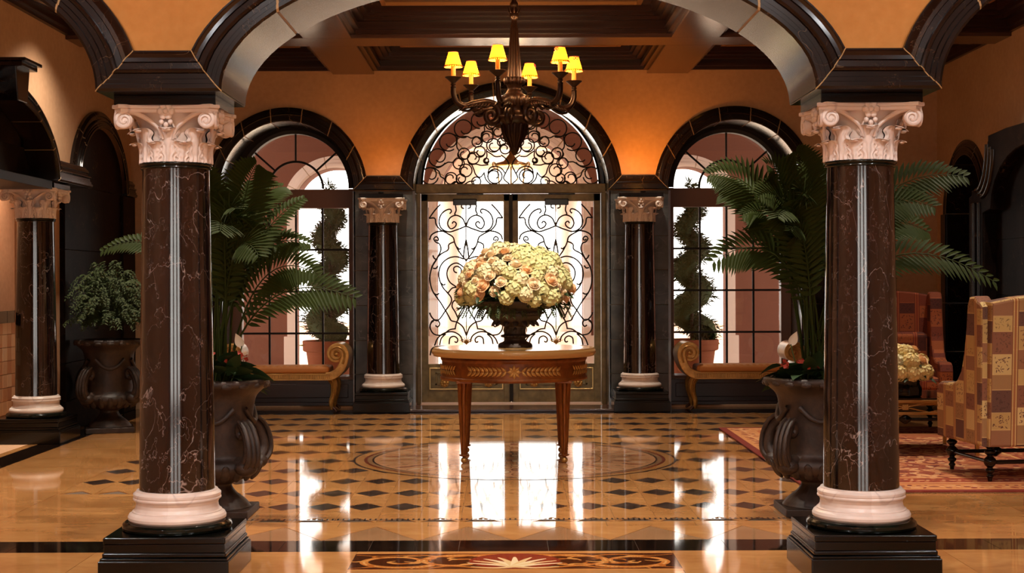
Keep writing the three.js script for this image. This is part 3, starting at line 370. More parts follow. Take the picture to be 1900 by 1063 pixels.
// ---------- bronze double door with scroll ironwork ----------
{
  const d = structGroup('door_1', 'bronze double door glazed behind wrought iron scrolls under an arched fanlight', 'door'); d.position.set(0, 0, -16.1);
  const b = M.bronze; mesh('jamb', metric(rbox(-1.03, -0.985, 0, 2.34, -0.06, 0.12, 0.006), 1), b, d); mesh('jamb', metric(rbox(0.985, 1.03, 0, 2.34, -0.06, 0.12, 0.006), 1), b, d);
  mesh('transom_bar', metric(rbox(-1.03, 1.03, 2.3, 2.4, -0.06, 0.13, 0.008), 1), b, d);
  const A = { cx: 0, a: 0.955, b: 0.93, y0: 2.39, mitre: false }; mesh('fanlight_frame', merge([[[0, -0.05], [0, 0.08]], [[0, 0.08], [0.02, 0.1]], [[0.02, 0.1], [0.06, 0.1]], [[0.06, 0.1], [0.11, 0.06]]].map(([p, q]) => archStrip(A, p, q, 0, 1, 48))), M.black, d);
  const k = 1 / 530.7, iron = M.iron;
  const half = [
    [[262, 250], [240, 205], [203, 188], [168, 203], [154, 238], [172, 266], [198, 254], [205, 236], [190, 224], [180, 236]],
    [[165, 178], [176, 168], [172, 154], [150, 156], [118, 180], [103, 225], [118, 264], [160, 284], [208, 272], [245, 258], [262, 250]],
    [[45, 205], [78, 205], [86, 240], [112, 272], [150, 292], [186, 316], [196, 350], [222, 400], [262, 452]], [[45, 205], [78, 160], [112, 124]], [[200, 130], [204, 160], [196, 182], [203, 188]], [[262, 130], [240, 124], [236, 142], [252, 150]],
    [[82, 328], [94, 338], [100, 322], [86, 312], [72, 322], [84, 344], [104, 352], [114, 384], [92, 436], [62, 486], [48, 550], [62, 622], [108, 690], [146, 752], [172, 798]], [[130, 279], [90, 284], [58, 302], [47, 330]],
    [[196, 340], [160, 358], [157, 386], [112, 414], [74, 462], [58, 492]],
    [[248, 442], [204, 428], [152, 440], [112, 480], [101, 540], [122, 602], [176, 676], [140, 740], [88, 800], [56, 776], [46, 752]],
    [[208, 522], [192, 514], [190, 492], [210, 484], [232, 500], [230, 535]], [[262, 500], [206, 465], [166, 482], [148, 524], [164, 574], [204, 604], [232, 632]], [[228, 612], [184, 608], [156, 636]],
    [[205, 722], [218, 732], [240, 702], [226, 682], [190, 684], [178, 714], [198, 752], [215, 790]], [[262, 690], [244, 742], [215, 790], [204, 812], [196, 845]],
    [[262, 885], [240, 834], [206, 808], [172, 798], [158, 772]],
    [[80, 826], [92, 836], [105, 820], [94, 797], [62, 800], [48, 836], [70, 876], [118, 882], [164, 852], [200, 846]],
    [[74, 944], [92, 902], [130, 872], [182, 864], [226, 888], [240, 925]], [[104, 942], [114, 902], [140, 876]], [[192, 920], [204, 926], [211, 908], [190, 890], [166, 900], [160, 936]], [[246, 440], [252, 380], [262, 330]], [[48, 1000], [60, 960], [100, 948], [160, 950], [262, 948]],
    [[66, 420], [74, 436], [84, 444]], [[96, 482], [82, 496], [66, 494]], [[112, 580], [128, 592], [140, 586]], [[70, 640], [88, 648], [104, 640]], [[208, 372], [222, 384], [232, 380]], [[50, 820], [60, 806], [70, 802]],
  ];
  for (const sd of [-1, 1]) {
    const x0 = sd < 0 ? -0.98 : 0.005, x1 = sd < 0 ? -0.005 : 0.98, cx = sd * 0.49;
    const f = mesh('door_leaf', metric(merge([rbox(x0, x0 + 0.075, 0.02, 2.295, -0.025, 0.03, 0.005), rbox(x1 - 0.075, x1, 0.02, 2.295, -0.025, 0.03, 0.005), rbox(x0, x1, 2.215, 2.295, -0.025, 0.03, 0.005), rbox(x0, x1, 0.02, 0.44, -0.02, 0.026, 0.005)]), 1), b, d);
    mesh('glass', box(x0 + 0.075, x1 - 0.075, 0.44, 2.215, -0.004, 0.0), M.glass, f);
    const fm = (a, bb, y0, y1, t, z0, z1) => [rbox(a, bb, y0, y0 + t, z0, z1, 0.003, 1), rbox(a, bb, y1 - t, y1, z0, z1, 0.003, 1), rbox(a, a + t, y0, y1, z0, z1, 0.003, 1), rbox(bb - t, bb, y0, y1, z0, z1, 0.003, 1)];
    mesh('gilt_moulding', merge(fm(x0 + 0.085, x1 - 0.085, 0.16, 0.4, 0.012, 0.02, 0.036)), M.brassLine, f); mesh('inner_moulding', merge(fm(x0 + 0.15, x1 - 0.15, 0.21, 0.35, 0.02, 0.02, 0.034)), b, f);
    for (const rx of [-0.24, 0.24]) { const L = [new THREE.SphereGeometry(0.022, 10, 8)]; for (let i = 0; i < 8; i++) L.push(xf(new THREE.SphereGeometry(0.02, 8, 6), { p: [0.032 * Math.cos(i * Math.PI / 4), 0.032 * Math.sin(i * Math.PI / 4), 0], s: [1, 1, 0.6] })); mesh('rosette', xf(merge(L), { p: [cx + rx, 0.235, 0.035] }), M.gilt, f); }
    mesh('door_closer', rbox(sd * 0.5 - 0.13, sd * 0.5 + 0.13, 2.17, 2.24, 0.02, 0.085, 0.01), M.black, f); mesh('door_closer', rbox(sd * 0.5 - 0.09, sd * 0.5 + 0.2, 2.285, 2.3, 0.05, 0.075, 0.004), M.black, f);
    mesh('stem', tube([V(cx, 0.44, 0.012), V(cx, 2.215, 0.012)], 0.0055, 2, 6), M.bronze, f);
    for (const pts of half) for (const m of [-1, 1]) mesh('iron_scroll', tube(pts.map(([x, y]) => V(cx + m * (262 - x) * k * 0.985, 2.215 - (y - 108) * k, 0.012 + 0.002 * m)), 0.0082, Math.max(6, pts.length * 4), 5), iron, f);
    const L = []; for (let i = 0; i < 7; i++) { const a = (i - 3) * 0.36; L.push(taper([V(cx, 0.66, 0.013), V(cx + 0.04 * Math.sin(a), 0.66 + 0.05 * Math.cos(a), 0.02), V(cx + 0.09 * Math.sin(a), 0.66 + 0.085 * Math.cos(a), 0.016)], t => 0.009 * (1 - 0.8 * t), 6, 5)); } mesh('leaf_ornament', merge(L), M.gilt, f);
  }
  mesh('meeting_stile', metric(rbox(-0.02, 0.02, 0.03, 2.29, 0.02, 0.045, 0.004), 1), M.iron, d);
  // fanlight scrolls
  const q = 1 / (5.315 * 169.6), oy = 2.395, CX = 895;
  const F = [[[245, 990], [242, 935], [206, 912], [184, 856], [110, 824]], [[110, 826], [190, 822], [280, 770], [322, 772], [358, 738]], [[372, 520], [366, 622], [386, 660], [372, 700], [404, 742]], [[340, 500], [400, 522], [462, 515], [512, 535], [556, 518], [602, 552]], [[606, 540], [612, 482], [640, 462], [638, 420], [700, 366]], [[655, 640], [662, 716], [640, 764], [672, 790]], [[662, 662], [704, 690], [742, 716], [800, 715]], [[470, 742], [492, 790], [560, 790], [600, 802], [676, 796]], [[510, 792], [532, 842], [550, 892], [592, 920], [632, 880]], [[632, 870], [650, 940], [700, 985], [770, 990]], [[250, 990], [300, 990], [350, 960], [380, 985], [430, 992], [486, 962], [530, 958]], [[800, 700], [850, 740], [880, 800], [850, 870], [826, 930], [880, 985]], [[670, 880], [690, 830], [740, 812], [800, 830], [840, 880]]];
  const spirals = [[100, 905, 82, 0.2, 1.25], [178, 726, 88, 0.6, 1.25], [284, 572, 88, 0.9, 1.25], [430, 442, 88, 1.2, 1.2], [590, 360, 80, 1.5, 1.2], [308, 930, 58, 2.6, 1.6], [404, 934, 46, 0.4, 1.6], [556, 962, 44, 1.0, 1.6], [452, 852, 62, 2.0, 1.6], [384, 784, 54, 4.4, 1.6], [528, 730, 58, 3.4, 1.6], [436, 688, 56, 1.0, 1.6], [590, 668, 54, 0.3, 1.6], [566, 572, 50, 5.0, 1.6], [666, 522, 56, 2.4, 1.6], [726, 606, 66, 0.8, 1.6], [806, 574, 40, 1.4, 1.4], [655, 758, 26, 0, 1.4], [740, 910, 70, 3.0, 1.7], [770, 466, 52, 2.2, 1.5], [846, 520, 46, 0.6, 1.5], [842, 640, 50, 3.6, 1.5], [700, 400, 50, 1.0, 1.4], [800, 380, 52, 4.0, 1.5], [868, 430, 40, 2.0, 1.4]];
  for (const [x, y, r, a0, n] of spirals) { const pts = []; for (let i = 0; i <= 26; i++) { const t = i / 26, a = a0 + t * n * 2 * Math.PI, rad = r * (t < 0.62 ? 1 : lerp(1, 0.3, (t - 0.62) / 0.38)); pts.push([x + rad * Math.cos(a), y + rad * Math.sin(a)]); } F.push(pts); }
  for (const pts of F) for (const m of [-1, 1]) mesh('fanlight_scroll', tube(pts.map(([x, y]) => V(m * (CX - x) * q, oy + (992 - y) * q + 0.004, 0.012 + 0.002 * m)), 0.0075, Math.max(8, pts.length * 3), 5), iron, d);
  const hp = []; for (let i = 0; i <= 32; i++) { const t = Math.PI * i / 32; hp.push([0.96 * Math.cos(t), 2.39 + 0.935 * Math.sin(t)]); } const hg = poly(hp, 0.004); hg.translate(0, 0, -0.01); mesh('fanlight_glass', hg, M.glass, d);
}
// ---------- porch and grounds beyond the windows ----------
{
  const g = structGroup('ground_outside', 'pale paved porch floor outside the windows', 'ground'); mesh('paving', box(-14, 14, -0.14, -0.03, -42, -16.31), M.paving, g);
  const w = structGroup('wall_porch', 'terracotta porch arcade wall seen through the windows', 'wall'); w.position.z = -19.5;
  const C = { cx: 0, a: 0.97, b: 0.97, y0: 2.32, mitre: false }, SL = { cx: -2.3, a: 0.55, b: 0.53, y0: 2.32, mitre: false }, SR = { ...SL, cx: 2.33 };
  mesh('plaster', slabWithHoles(-9, 9, -0.04, 4.2, [C, SL, SR].map(A => p => archHole(p, A.cx, A.y0, A.a, A.b, 0.001, 0)), 0.4), M.stuccoOut, w);
  const pp = [[0, 0.03], [0.03, 0.05], [0.06, 0.05], [0.065, 0.035], [0.11, 0.03], [0.115, 0.02], [0.16, 0.015], [0.16, -0.01]];
  for (const A of [C, SL, SR]) { archivolt(w, A, pp, 7, M.pinkStone); for (const s of [-1, 1]) mesh('pilaster', rbox(A.cx + s * (A.a + 0.05) - 0.05, A.cx + s * (A.a + 0.05) + 0.05, -0.03, 2.32, 0, 0.04, 0.004), M.pinkStone, w); for (const s of [-1, 1]) mesh('pedestal', rbox(A.cx + s * (A.a + 0.06) - 0.08, A.cx + s * (A.a + 0.06) + 0.08, -0.03, 0.62, 0, 0.07, 0.004), M.pinkStone, w); }
  const c = structGroup('ceiling_porch', 'shaded porch ceiling outside the end wall', 'ceiling'); mesh('porch_soffit', box(-9, 9, 3.75, 4.2, -19.9, -16.3), M.stuccoOut, c);
  const v = structGroup('trim_2', 'pale canopy slab and beams beyond the porch arch', 'canopy'); mesh('canopy_slab', box(-3.4, 3.4, 3.5, 3.65, -26, -25), M.pinkStone, v); for (let i = 0; i < 4; i++) mesh('canopy_beam', rbox(-3.4, 3.4, 3.3, 3.56, -25.9 + i * 1.35, -25.6 + i * 1.35, 0.01), M.pinkStone, v);
  const lw = structGroup('wall_garden', 'low pink garden wall beyond the porch', 'wall'); mesh('garden_wall', merge([box(-10, 10, -0.03, 0.44, -30.3, -30), box(-10, 10, 0.44, 0.52, -30.35, -29.95)]), M.pinkStone, lw);
}

// ---------- marble columns ----------
const CAP = (() => {
  const bell = metric(lathe(prof([[0.146, 0], [0.146, 0.05], [0.15, 0.12], [0.162, 0.18], [0.19, 0.212], [0.2, 0.216]], 4), 40), 1);
  // slab with hollow sides and cut corners
  const s = new THREE.Shape(), h = 0.238, c = 0.035; let first = true;
  for (let k = 0; k < 4; k++) for (let i = 0; i <= 10; i++) { const t = lerp(-1, 1, i / 10), x = t * (h - c), y = h - 0.035 * (1 - t * t), a = -k * Math.PI / 2; const X = x * Math.cos(a) - y * Math.sin(a), Y = x * Math.sin(a) + y * Math.cos(a); first ? s.moveTo(X, Y) : s.lineTo(X, Y); first = false; }
  const slab = merge([0.0, 0.017].map((dy, i) => { const g = new THREE.ExtrudeGeometry(s, { depth: 0.012, bevelEnabled: true, bevelSize: 0.003, bevelThickness: 0.003, bevelSegments: 1 }); g.scale(i ? 1 : 0.96, i ? 1 : 0.96, 1); g.rotateX(-Math.PI / 2); g.translate(0, 0.219 + dy, 0); return g; }));
  function leafG(w, hgt, curl, r0) { // acanthus leaf: ribbed, lobed, curling out at the tip
    const f = back => (u, v) => { const x = (u - 0.5) * 2, lob = 1 - 0.3 * Math.pow(Math.abs(Math.sin(v * 13.5)), 1.5) * (v < 0.72 ? 1 : 0), ww = w * (v < 0.62 ? lerp(0.74, 1, v / 0.62) : Math.pow(Math.max(0.0004, 1 - ((v - 0.62) / 0.38) ** 2 * 0.97), 0.9)) * lob; let y = hgt * Math.min(v, 0.7) / 0.7 * 0.86, o = 0.004 + 0.022 * v * v; if (v > 0.7) { const t = (v - 0.7) / 0.3 * Math.PI * 0.86, q = curl * 0.5; o += q * (1 - Math.cos(t)); y = hgt * 0.86 + q * 0.95 * Math.sin(t); } const rib = (0.005 * Math.cos(Math.abs(x) * 13 - v * 5) * (0.3 + 0.7 * Math.abs(x)) + 0.015 * (1 - x * x) + 0.005 * Math.exp(-x * x * 60)) * (1 - 0.4 * v); const R = r0 + o + rib * 0.9 - back, a = x * ww / r0; return V(R * Math.sin(a), y, R * Math.cos(a)); };
    return merge([surf(f(0), 30, 36), flip(surf(f(0.007), 10, 18)), xf(new THREE.SphereGeometry(1, 14, 10), { s: [w * 0.42, curl * 0.2, curl * 0.34], p: [0, hgt * 0.86 + curl * 0.2, r0 + 0.02 + curl * 0.72] })]);
  }
  const lo = leafG(0.05, 0.088, 0.032, 0.146), hi = leafG(0.052, 0.152, 0.044, 0.149);
  // scroll with its stalk, for the right half of one face
  const sp = [V(0.022, 0.1, 0.166), V(0.04, 0.145, 0.172), V(0.09, 0.19, 0.182), V(0.155, 0.219, 0.204)]; for (let i = 1; i <= 26; i++) { const t = i / 26, a = Math.PI / 2 - t * Math.PI * 3.4, r = 0.038 * (1 - 0.8 * t); sp.push(V(0.182 + r * Math.cos(a), 0.18 + r * Math.sin(a), 0.22)); }
  const vol = merge([taper(sp, t => t < 0.4 ? lerp(0.007, 0.013, t / 0.4) : lerp(0.013, 0.007, (t - 0.4) / 0.6), 64, 7), xf(new THREE.CylinderGeometry(0.036, 0.036, 0.03, 18), { r: [Math.PI / 2, 0, 0], p: [0.182, 0.18, 0.206] }), taper([V(0.03, 0.105, 0.164), V(0.03, 0.15, 0.172), V(0.015, 0.185, 0.182), V(0.005, 0.196, 0.184)], t => 0.008 * (1 - 0.5 * t), 12, 6)]);
  const fl = [new THREE.SphereGeometry(0.014, 10, 8)]; for (let i = 0; i < 6; i++) { const a = i * Math.PI / 3; fl.push(xf(new THREE.SphereGeometry(0.017, 10, 8), { p: [0.024 * Math.cos(a), 0.024 * Math.sin(a), -0.004], s: [1, 1, 0.7] })); } for (let i = 0; i < 3; i++) fl.push(xf(new THREE.SphereGeometry(0.012, 8, 6), { p: [(i - 1) * 0.02, -0.048 - (i === 1 ? 0.012 : 0), -0.008] }));
  const flower = xf(merge(fl), { p: [0, 0.222, 0.212] });
  return { bell: metric(merge([bell, slab]), 1), lo: metric(lo, 1), hi: metric(hi, 1), vol: metric(vol, 1), volM: metric(mirrorX(vol), 1), flower: metric(flower, 1) };
})();
const baseWhite = lathe(crisp([[0.185, 0.245], [0.214, 0.247], [0.222, 0.256], [0.223, 0.268], [0.217, 0.28], [0.207, 0.286], [0.203, 0.288], [0.203, 0.293], [0.196, 0.296], [0.188, 0.31], [0.186, 0.325], [0.19, 0.338], [0.196, 0.343], [0.2, 0.346], [0.2, 0.352], [0.197, 0.356], [0.199, 0.362], [0.199, 0.372], [0.192, 0.378], [0.186, 0.382], [0.184, 0.388], [0.17, 0.389]]), 56, 1.3, 1);
const baseGreen = lathe(crisp([[0.16, 0.205], [0.235, 0.205], [0.246, 0.211], [0.25, 0.222], [0.247, 0.234], [0.235, 0.244], [0.225, 0.247], [0.18, 0.248]]), 56, 1.5, 1);
const plinthG = merge([rbox(-0.29, 0.29, 0, 0.105, -0.29, 0.29, 0.005), rbox(-0.283, 0.283, 0.105, 0.116, -0.283, 0.283, 0.003), rbox(-0.276, 0.276, 0.116, 0.14, -0.276, 0.276, 0.01), rbox(-0.268, 0.268, 0.138, 0.178, -0.268, 0.268, 0.004), rbox(-0.272, 0.272, 0.178, 0.207, -0.272, 0.272, 0.006)]);
function column(x, d, lift, uo, label, name = 'marble_column') {
  const g = thing(name, label, 'column', [x, 0, -d], 0, 'marble columns');
  mesh('plinth', plinthG, M.black, g); mesh('green_torus', baseGreen, M.green, g); mesh('base', baseWhite, M.cream, g);
  const yt = 1.862 + lift, sh = []; for (let i = 0; i <= 16; i++) { const t = i / 16; sh.push([0.172 - 0.021 * Math.pow(t, 1.3), lerp(0.386, yt, t)]); }
  const sg = lathe(sh, 72, 1.0, 0.6); const uv = sg.attributes.uv; for (let i = 0; i < uv.count; i++) uv.setXY(i, uv.getX(i) + uo, uv.getY(i) + uo * 1.7); mesh('shaft', sg, M.levanto, g);
  mesh('necking', lathe([[0.148, yt - 0.004], [0.16, yt - 0.003], [0.163, yt + 0.002], [0.158, yt + 0.007], [0.158, yt + 0.01], [0.166, yt + 0.014], [0.166, yt + 0.021], [0.158, yt + 0.026], [0.14, yt + 0.027]], 48, 1, 1), M.green, g);
  const c = mesh('capital', CAP.bell, M.creamCarved, g); c.position.y = yt + 0.024;
  for (let k = 0; k < 8; k++) { mesh('acanthus_leaf', CAP.lo, M.creamCarved, c).rotation.y = (k + 0.5) * Math.PI / 4; mesh('acanthus_leaf', CAP.hi, M.creamCarved, c).rotation.y = k * Math.PI / 4; }
  for (let k = 0; k < 4; k++) { for (const v of [CAP.vol, CAP.volM]) mesh('volute', v, M.creamCarved, c).rotation.y = k * Math.PI / 2; mesh('fleuron', CAP.flower, M.creamCarved, c).rotation.y = k * Math.PI / 2; }
  mesh('abacus_block', metric(merge([rbox(-0.2275, 0.2275, yt + 0.272, yt + 0.3165, -0.2275, 0.2275, 0.003)]), 1), M.black, g);
  return g;
}
column(-1.58, 6.8, 0, 0.1, 'nearest marble column on the left, in front of the palm');
column(1.58, 6.8, 0, 0.57, 'nearest marble column on the right, between the palm and the rug');
column(-1.333, 15.3, 0.066, 0.33, 'small far marble column just left of the bronze doors');
column(1.333, 15.3, 0.066, 0.81, 'small far marble column just right of the bronze doors');
column(-4.05, 12.5, 0, 0.22, 'marble column at the left edge under the keystone arch');

const FLB = s => xf(surf((u, v) => { const w = 0.0115 * Math.sin(Math.PI * Math.pow(v, 0.8)), x = (u - 0.5) * 2; return V(x * w, v * 0.055, 0.004 + 0.007 * Math.sin(Math.PI * v) * (1 - x * x * 0.8)); }, 5, 6), { r: [0, 0, s] }), FL1 = FLB(-0.85), FL2 = FLB(0.85), FL3 = FLB(-2.29), FL4 = FLB(2.29);
// ---------- round hall table ----------
{
  const t = thing('hall_table', 'round gilded hall table with carved frieze in the middle of the floor', 'table', [0.0, 0, -11.17]);
  mesh('table_top', metric(lathe(prof([[0.001, 0.84], [0.3, 0.84], [0.58, 0.84], [0.612, 0.832], [0.624, 0.812], [0.612, 0.79], [0.575, 0.776], [0.3, 0.775]], 5), 96), 1), M.stone, t);
  mesh('frieze', metric(lathe([[0.5, 0.776], [0.553, 0.776], [0.556, 0.758], [0.548, 0.746], [0.545, 0.74], [0.545, 0.632], [0.552, 0.628], [0.558, 0.618], [0.556, 0.604], [0.53, 0.6], [0.5, 0.6]], 96), 1), M.giltSoft, t);
  const lf = merge([surf((u, v) => { const w = 0.011 * Math.sin(Math.PI * Math.pow(v, 0.8)), x = (u - 0.5) * 2; return V(x * w, v * 0.06, 0.006 + 0.006 * Math.sin(Math.PI * v) * (1 - x * x * 0.8)); }, 6, 8)]);
  for (let q = 0; q < 4; q++) { const c = q * Math.PI / 2;
    for (let i = 0; i < 8; i++) { const m = mesh('star_leaf', lf, M.gilt, t), a = i * Math.PI / 4; const o = new THREE.Object3D(); m.rotation.set(0, c, 0); m.geometry = xf(lf, { r: [0, 0, a], s: [1.2, 0.9, 1] }); m.position.set(0.545 * Math.sin(c), 0.684, 0.545 * Math.cos(c)); }
    for (const s of [-1, 1]) for (let i = 0; i < 9; i++) for (const ud of [-1, 1]) { const a = c + s * (0.1 + i * 0.062); const m = mesh('frieze_leaf', (ud > 0 ? (s > 0 ? FL1 : FL2) : (s > 0 ? FL3 : FL4)), M.gilt, t); m.rotation.y = a; m.position.set(0.545 * Math.sin(a), 0.684, 0.545 * Math.cos(a)); }
  }
  for (const sx of [-1, 1]) for (const sz of [-1, 1]) {
    const L = mesh('leg', (() => { const out = []; for (let i = 0; i < 8; i++) { const a = i * Math.PI / 4; out.push(taper([V(0.036 * Math.cos(a), 0.6, 0.036 * Math.sin(a)), V(0.016 * Math.cos(a), 0.065, 0.016 * Math.sin(a))], t => lerp(0.0145, 0.008, t), 4, 6)); } out.push(lathe([[0.03, 0.6], [0.012, 0.06]], 10), rbox(-0.055, 0.055, 0.59, 0.61, -0.055, 0.055, 0.004), lathe([[0.001, 0.066], [0.034, 0.066], [0.036, 0.06], [0.03, 0.055], [0.012, 0.05], [0.012, 0.044]], 16)); return merge(out); })(), M.giltSoft, t);
    L.position.set(sx * 0.37, 0, sz * 0.33); mesh('ball_foot', xf(new THREE.SphereGeometry(0.024, 16, 12), { p: [0, 0.024, 0] }), M.gilt, L);
  }
}
// ---------- urn and bouquet ----------
{
  const u = thing('flower_urn', 'carved brown pedestal urn standing on the round table', 'urn', [0.012, 0.84, -11.17]);
  mesh('urn_body', lathe(prof([[0.001, 0.0], [0.12, 0.0], [0.13, 0.012], [0.122, 0.03], [0.09, 0.045], [0.078, 0.062], [0.082, 0.07], [0.096, 0.08], [0.098, 0.092], [0.084, 0.1], [0.08, 0.115], [0.082, 0.145], [0.09, 0.16], [0.13, 0.178], [0.172, 0.205], [0.198, 0.235], [0.2, 0.25], [0.206, 0.255], [0.206, 0.27], [0.215, 0.282], [0.27, 0.3], [0.302, 0.325], [0.312, 0.345], [0.306, 0.352], [0.25, 0.35], [0.18, 0.33], [0.001, 0.32]], 4), 56, 3, 2), M.aged, u);
  const b1 = []; for (let i = 0; i < 44; i++) { const a = i / 44 * Math.PI * 2; b1.push(xf(new THREE.SphereGeometry(0.011, 6, 5), { p: [0.208 * Math.sin(a), 0.262, 0.208 * Math.cos(a)], s: [1.4, 1, 1] })); } mesh('rope_band', merge(b1), M.aged, u);
  const b2 = []; for (let i = 0; i < 22; i++) { const a = i / 22 * Math.PI * 2; b2.push(xf(new THREE.SphereGeometry(0.011, 6, 5), { p: [0.097 * Math.sin(a), 0.086, 0.097 * Math.cos(a)], s: [1.3, 1, 1] })); } mesh('rope_band', merge(b2), M.aged, u);
  for (let i = 0; i < 14; i++) { const a = i / 14 * Math.PI * 2; mesh('gadroon', xf(new THREE.SphereGeometry(0.03, 8, 8), { s: [0.9, 1.6, 0.5], r: [-0.75, 0, 0], p: [0, 0.196, 0.152] }), M.aged, u).rotation.y = a; }
  for (let i = 0; i < 8; i++) mesh('stem_relief', surf((p, q) => V((p - 0.5) * 0.034 * Math.sin(Math.PI * q), 0.104 + q * 0.055, 0.082 + 0.009 * Math.sin(Math.PI * q) * Math.cos((p - 0.5) * 3)), 4, 6), M.aged, u).rotation.y = i * Math.PI / 4;
}
function floret(r) { const L = []; for (let k = 0; k < 4; k++) { const a = k * Math.PI / 2 + 0.4; L.push(xf(surf((u, v) => { const w = Math.sin(Math.PI * clamp(0.12 + 0.8 * v)) * 0.55, x = (u - 0.5) * 2 * w; return V(x * r, v * r, 0.22 * r * v * v + 0.12 * r * x * x); }, 2, 2), { r: [0, 0, a] })); } return merge(L); }
function hydrangeaG(R, n = 70) { const L = [xf(new THREE.IcosahedronGeometry(R * 0.86, 2), {})], f = floret(R * 0.33), up = V(0, 0, 1); for (let i = 0; i < n; i++) { const y = 1 - 2 * (i + 0.5) / n, a = i * 2.39996, r = Math.sqrt(1 - y * y), d = V(r * Math.cos(a), y, r * Math.sin(a)); const q = new THREE.Quaternion().setFromUnitVectors(up, d).multiply(new THREE.Quaternion().setFromAxisAngle(up, rnd() * 6)); const g = f.clone(); g.applyQuaternion(q); const k = R * rr(0.84, 1.04); g.translate(d.x * k, d.y * k, d.z * k); L.push(g); } return merge(L); }
function roseG(R) { const L = [xf(new THREE.SphereGeometry(R * 0.46, 10, 8), { p: [0, R * 0.6, 0], s: [1, 1.15, 1] }), xf(new THREE.SphereGeometry(R * 0.7, 12, 8), { p: [0, R * 0.32, 0], s: [1, 0.75, 1] })]; for (const [n, r, h, open] of [[3, 0.34, 1.12, 0.0], [3, 0.46, 1.06, 0.04], [4, 0.6, 1.0, 0.1], [5, 0.76, 0.88, 0.22], [6, 0.9, 0.66, 0.42]]) for (let k = 0; k < n; k++) { const a0 = k / n * 6.283 + r * 5; L.push(surf((u, v) => { const a = a0 + (u - 0.5) * 6.6 / n * 1.25, rad = R * r * (0.35 + 0.65 * Math.pow(v, 0.6)) + R * open * v * v * 0.7, y = R * h * v - R * 0.12 * Math.abs(u - 0.5) * 2 * v * v - open * R * 0.3 * v * v * v; return V(rad * Math.sin(a), y, rad * Math.cos(a)); }, 6, 5)); } return merge(L); }
function leafBlade(l, w, fold = 0.25) { return surf((u, v) => { const x = (u - 0.5) * 2 * w * Math.sin(Math.PI * Math.pow(clamp(v * 0.98 + 0.01), 0.75)); return V(x, -0.25 * l * v * v + fold * Math.abs(x), l * v); }, 2, 5); }
function rotated(geo, dir, twist = 0) { const q = new THREE.Quaternion().setFromUnitVectors(V(0, 1, 0), dir.clone().normalize()).multiply(new THREE.Quaternion().setFromAxisAngle(V(0, 1, 0), twist)); const g = geo.clone(); g.applyQuaternion(q); return g; }
const HY = [0, 1, 2].map(() => hydrangeaG(0.07)), RO = [0, 1].map(() => roseG(0.052)), LB = leafBlade(0.09, 0.02);
function bouquet(g, heads, foliageN, cx, cy, rx, ry, rz, mats) {
  for (const [x, y, z, kind, s] of heads) { const d = V((x - cx) / rx, (y - cy) / ry * 0.8 + 0.2, z / rz).normalize(); const m = kind === 'h' ? mesh('hydrangea', HY[Math.floor(rnd() * 3)], mats[rnd() < 0.6 ? 0 : 1], g) : mesh('rose', RO[Math.floor(rnd() * 2)], mats[rnd() < 0.7 ? 2 : 3], g); m.position.set(x, y, z); m.scale.setScalar(s); m.quaternion.setFromUnitVectors(V(0, 1, 0), d); }
  const L = []; for (let i = 0; i < foliageN; i++) { const a = rnd() * 6.283, e = rr(-0.35, 0.7), d = V(Math.cos(a) * Math.cos(e), Math.sin(e), Math.sin(a) * Math.cos(e)), k = rr(0.35, 0.96); const gg = xf(LB, { r: [rr(-0.6, 0.6), Math.atan2(d.x, d.z) + rr(-0.7, 0.7), 0], s: [rr(0.5, 1), 1, rr(0.5, 1)] }); gg.translate(cx + d.x * rx * k, cy + d.y * ry * k - 0.03, d.z * rz * k); L.push(gg); } mesh('foliage', merge(L), M.leafDark, g);
}
{
  const g = thing('flower_arrangement', 'large dome of cream hydrangeas and roses in the urn on the round table', 'flowers', [0.012, 1.19, -11.17]);
  const heads = [], put = (x, y, z, k, s) => heads.push([x, y, z, k, s]);
  // dome of heads, roses to the left and right flank, hydrangeas through the middle
  const NH = 118; for (let i = 0; i < NH; i++) { const e = lerp(-0.3, 1, (i + 0.5) / NH), a = i * 2.39996 + 0.4, q = Math.sqrt(1 - e * e), k = rr(0.93, 1.05), x = 0.4 * q * Math.sin(a) * k, z = 0.34 * q * Math.cos(a) * k, y = 0.1 + 0.285 * e * k; const kind = (x < -0.08 && rnd() < 0.6) || rnd() < 0.3 ? 'r' : 'h'; put(x, y, z, kind, kind === 'h' ? rr(0.72, 1.08) : rr(0.72, 0.95)); }
  bouquet(g, heads, 520, 0, 0.05, 0.45, 0.26, 0.38, [M.hydr, M.hydr2, M.rose, M.rosePeach]);
  for (const [x, y, z, k] of heads) mesh('flower_stem', tube([V(x * 0.9, y - 0.02, z * 0.9), V(x * 0.55, y * 0.5 + 0.0, z * 0.55), V(x * 0.2, -0.01, z * 0.2)], 0.004, 5, 4), M.stem, g);
  const L = []; for (let i = 0; i < 46; i++) { const a = rnd() * 6.283, r = rr(0.24, 0.4), x = r * Math.sin(a), z = r * Math.cos(a) * 0.8; for (let k = 0; k < 16; k++) { const t = k / 16; L.push(xf(LB, { s: [0.25, 1, 0.28], r: [0.5, a + (k % 2 ? 1.2 : -1.2), 0], p: [x * (1 + 0.16 * t), -0.01 - 0.11 * t, z * (1 + 0.16 * t)] })); } } mesh('trailing_greenery', merge(L), M.fern, g);
}
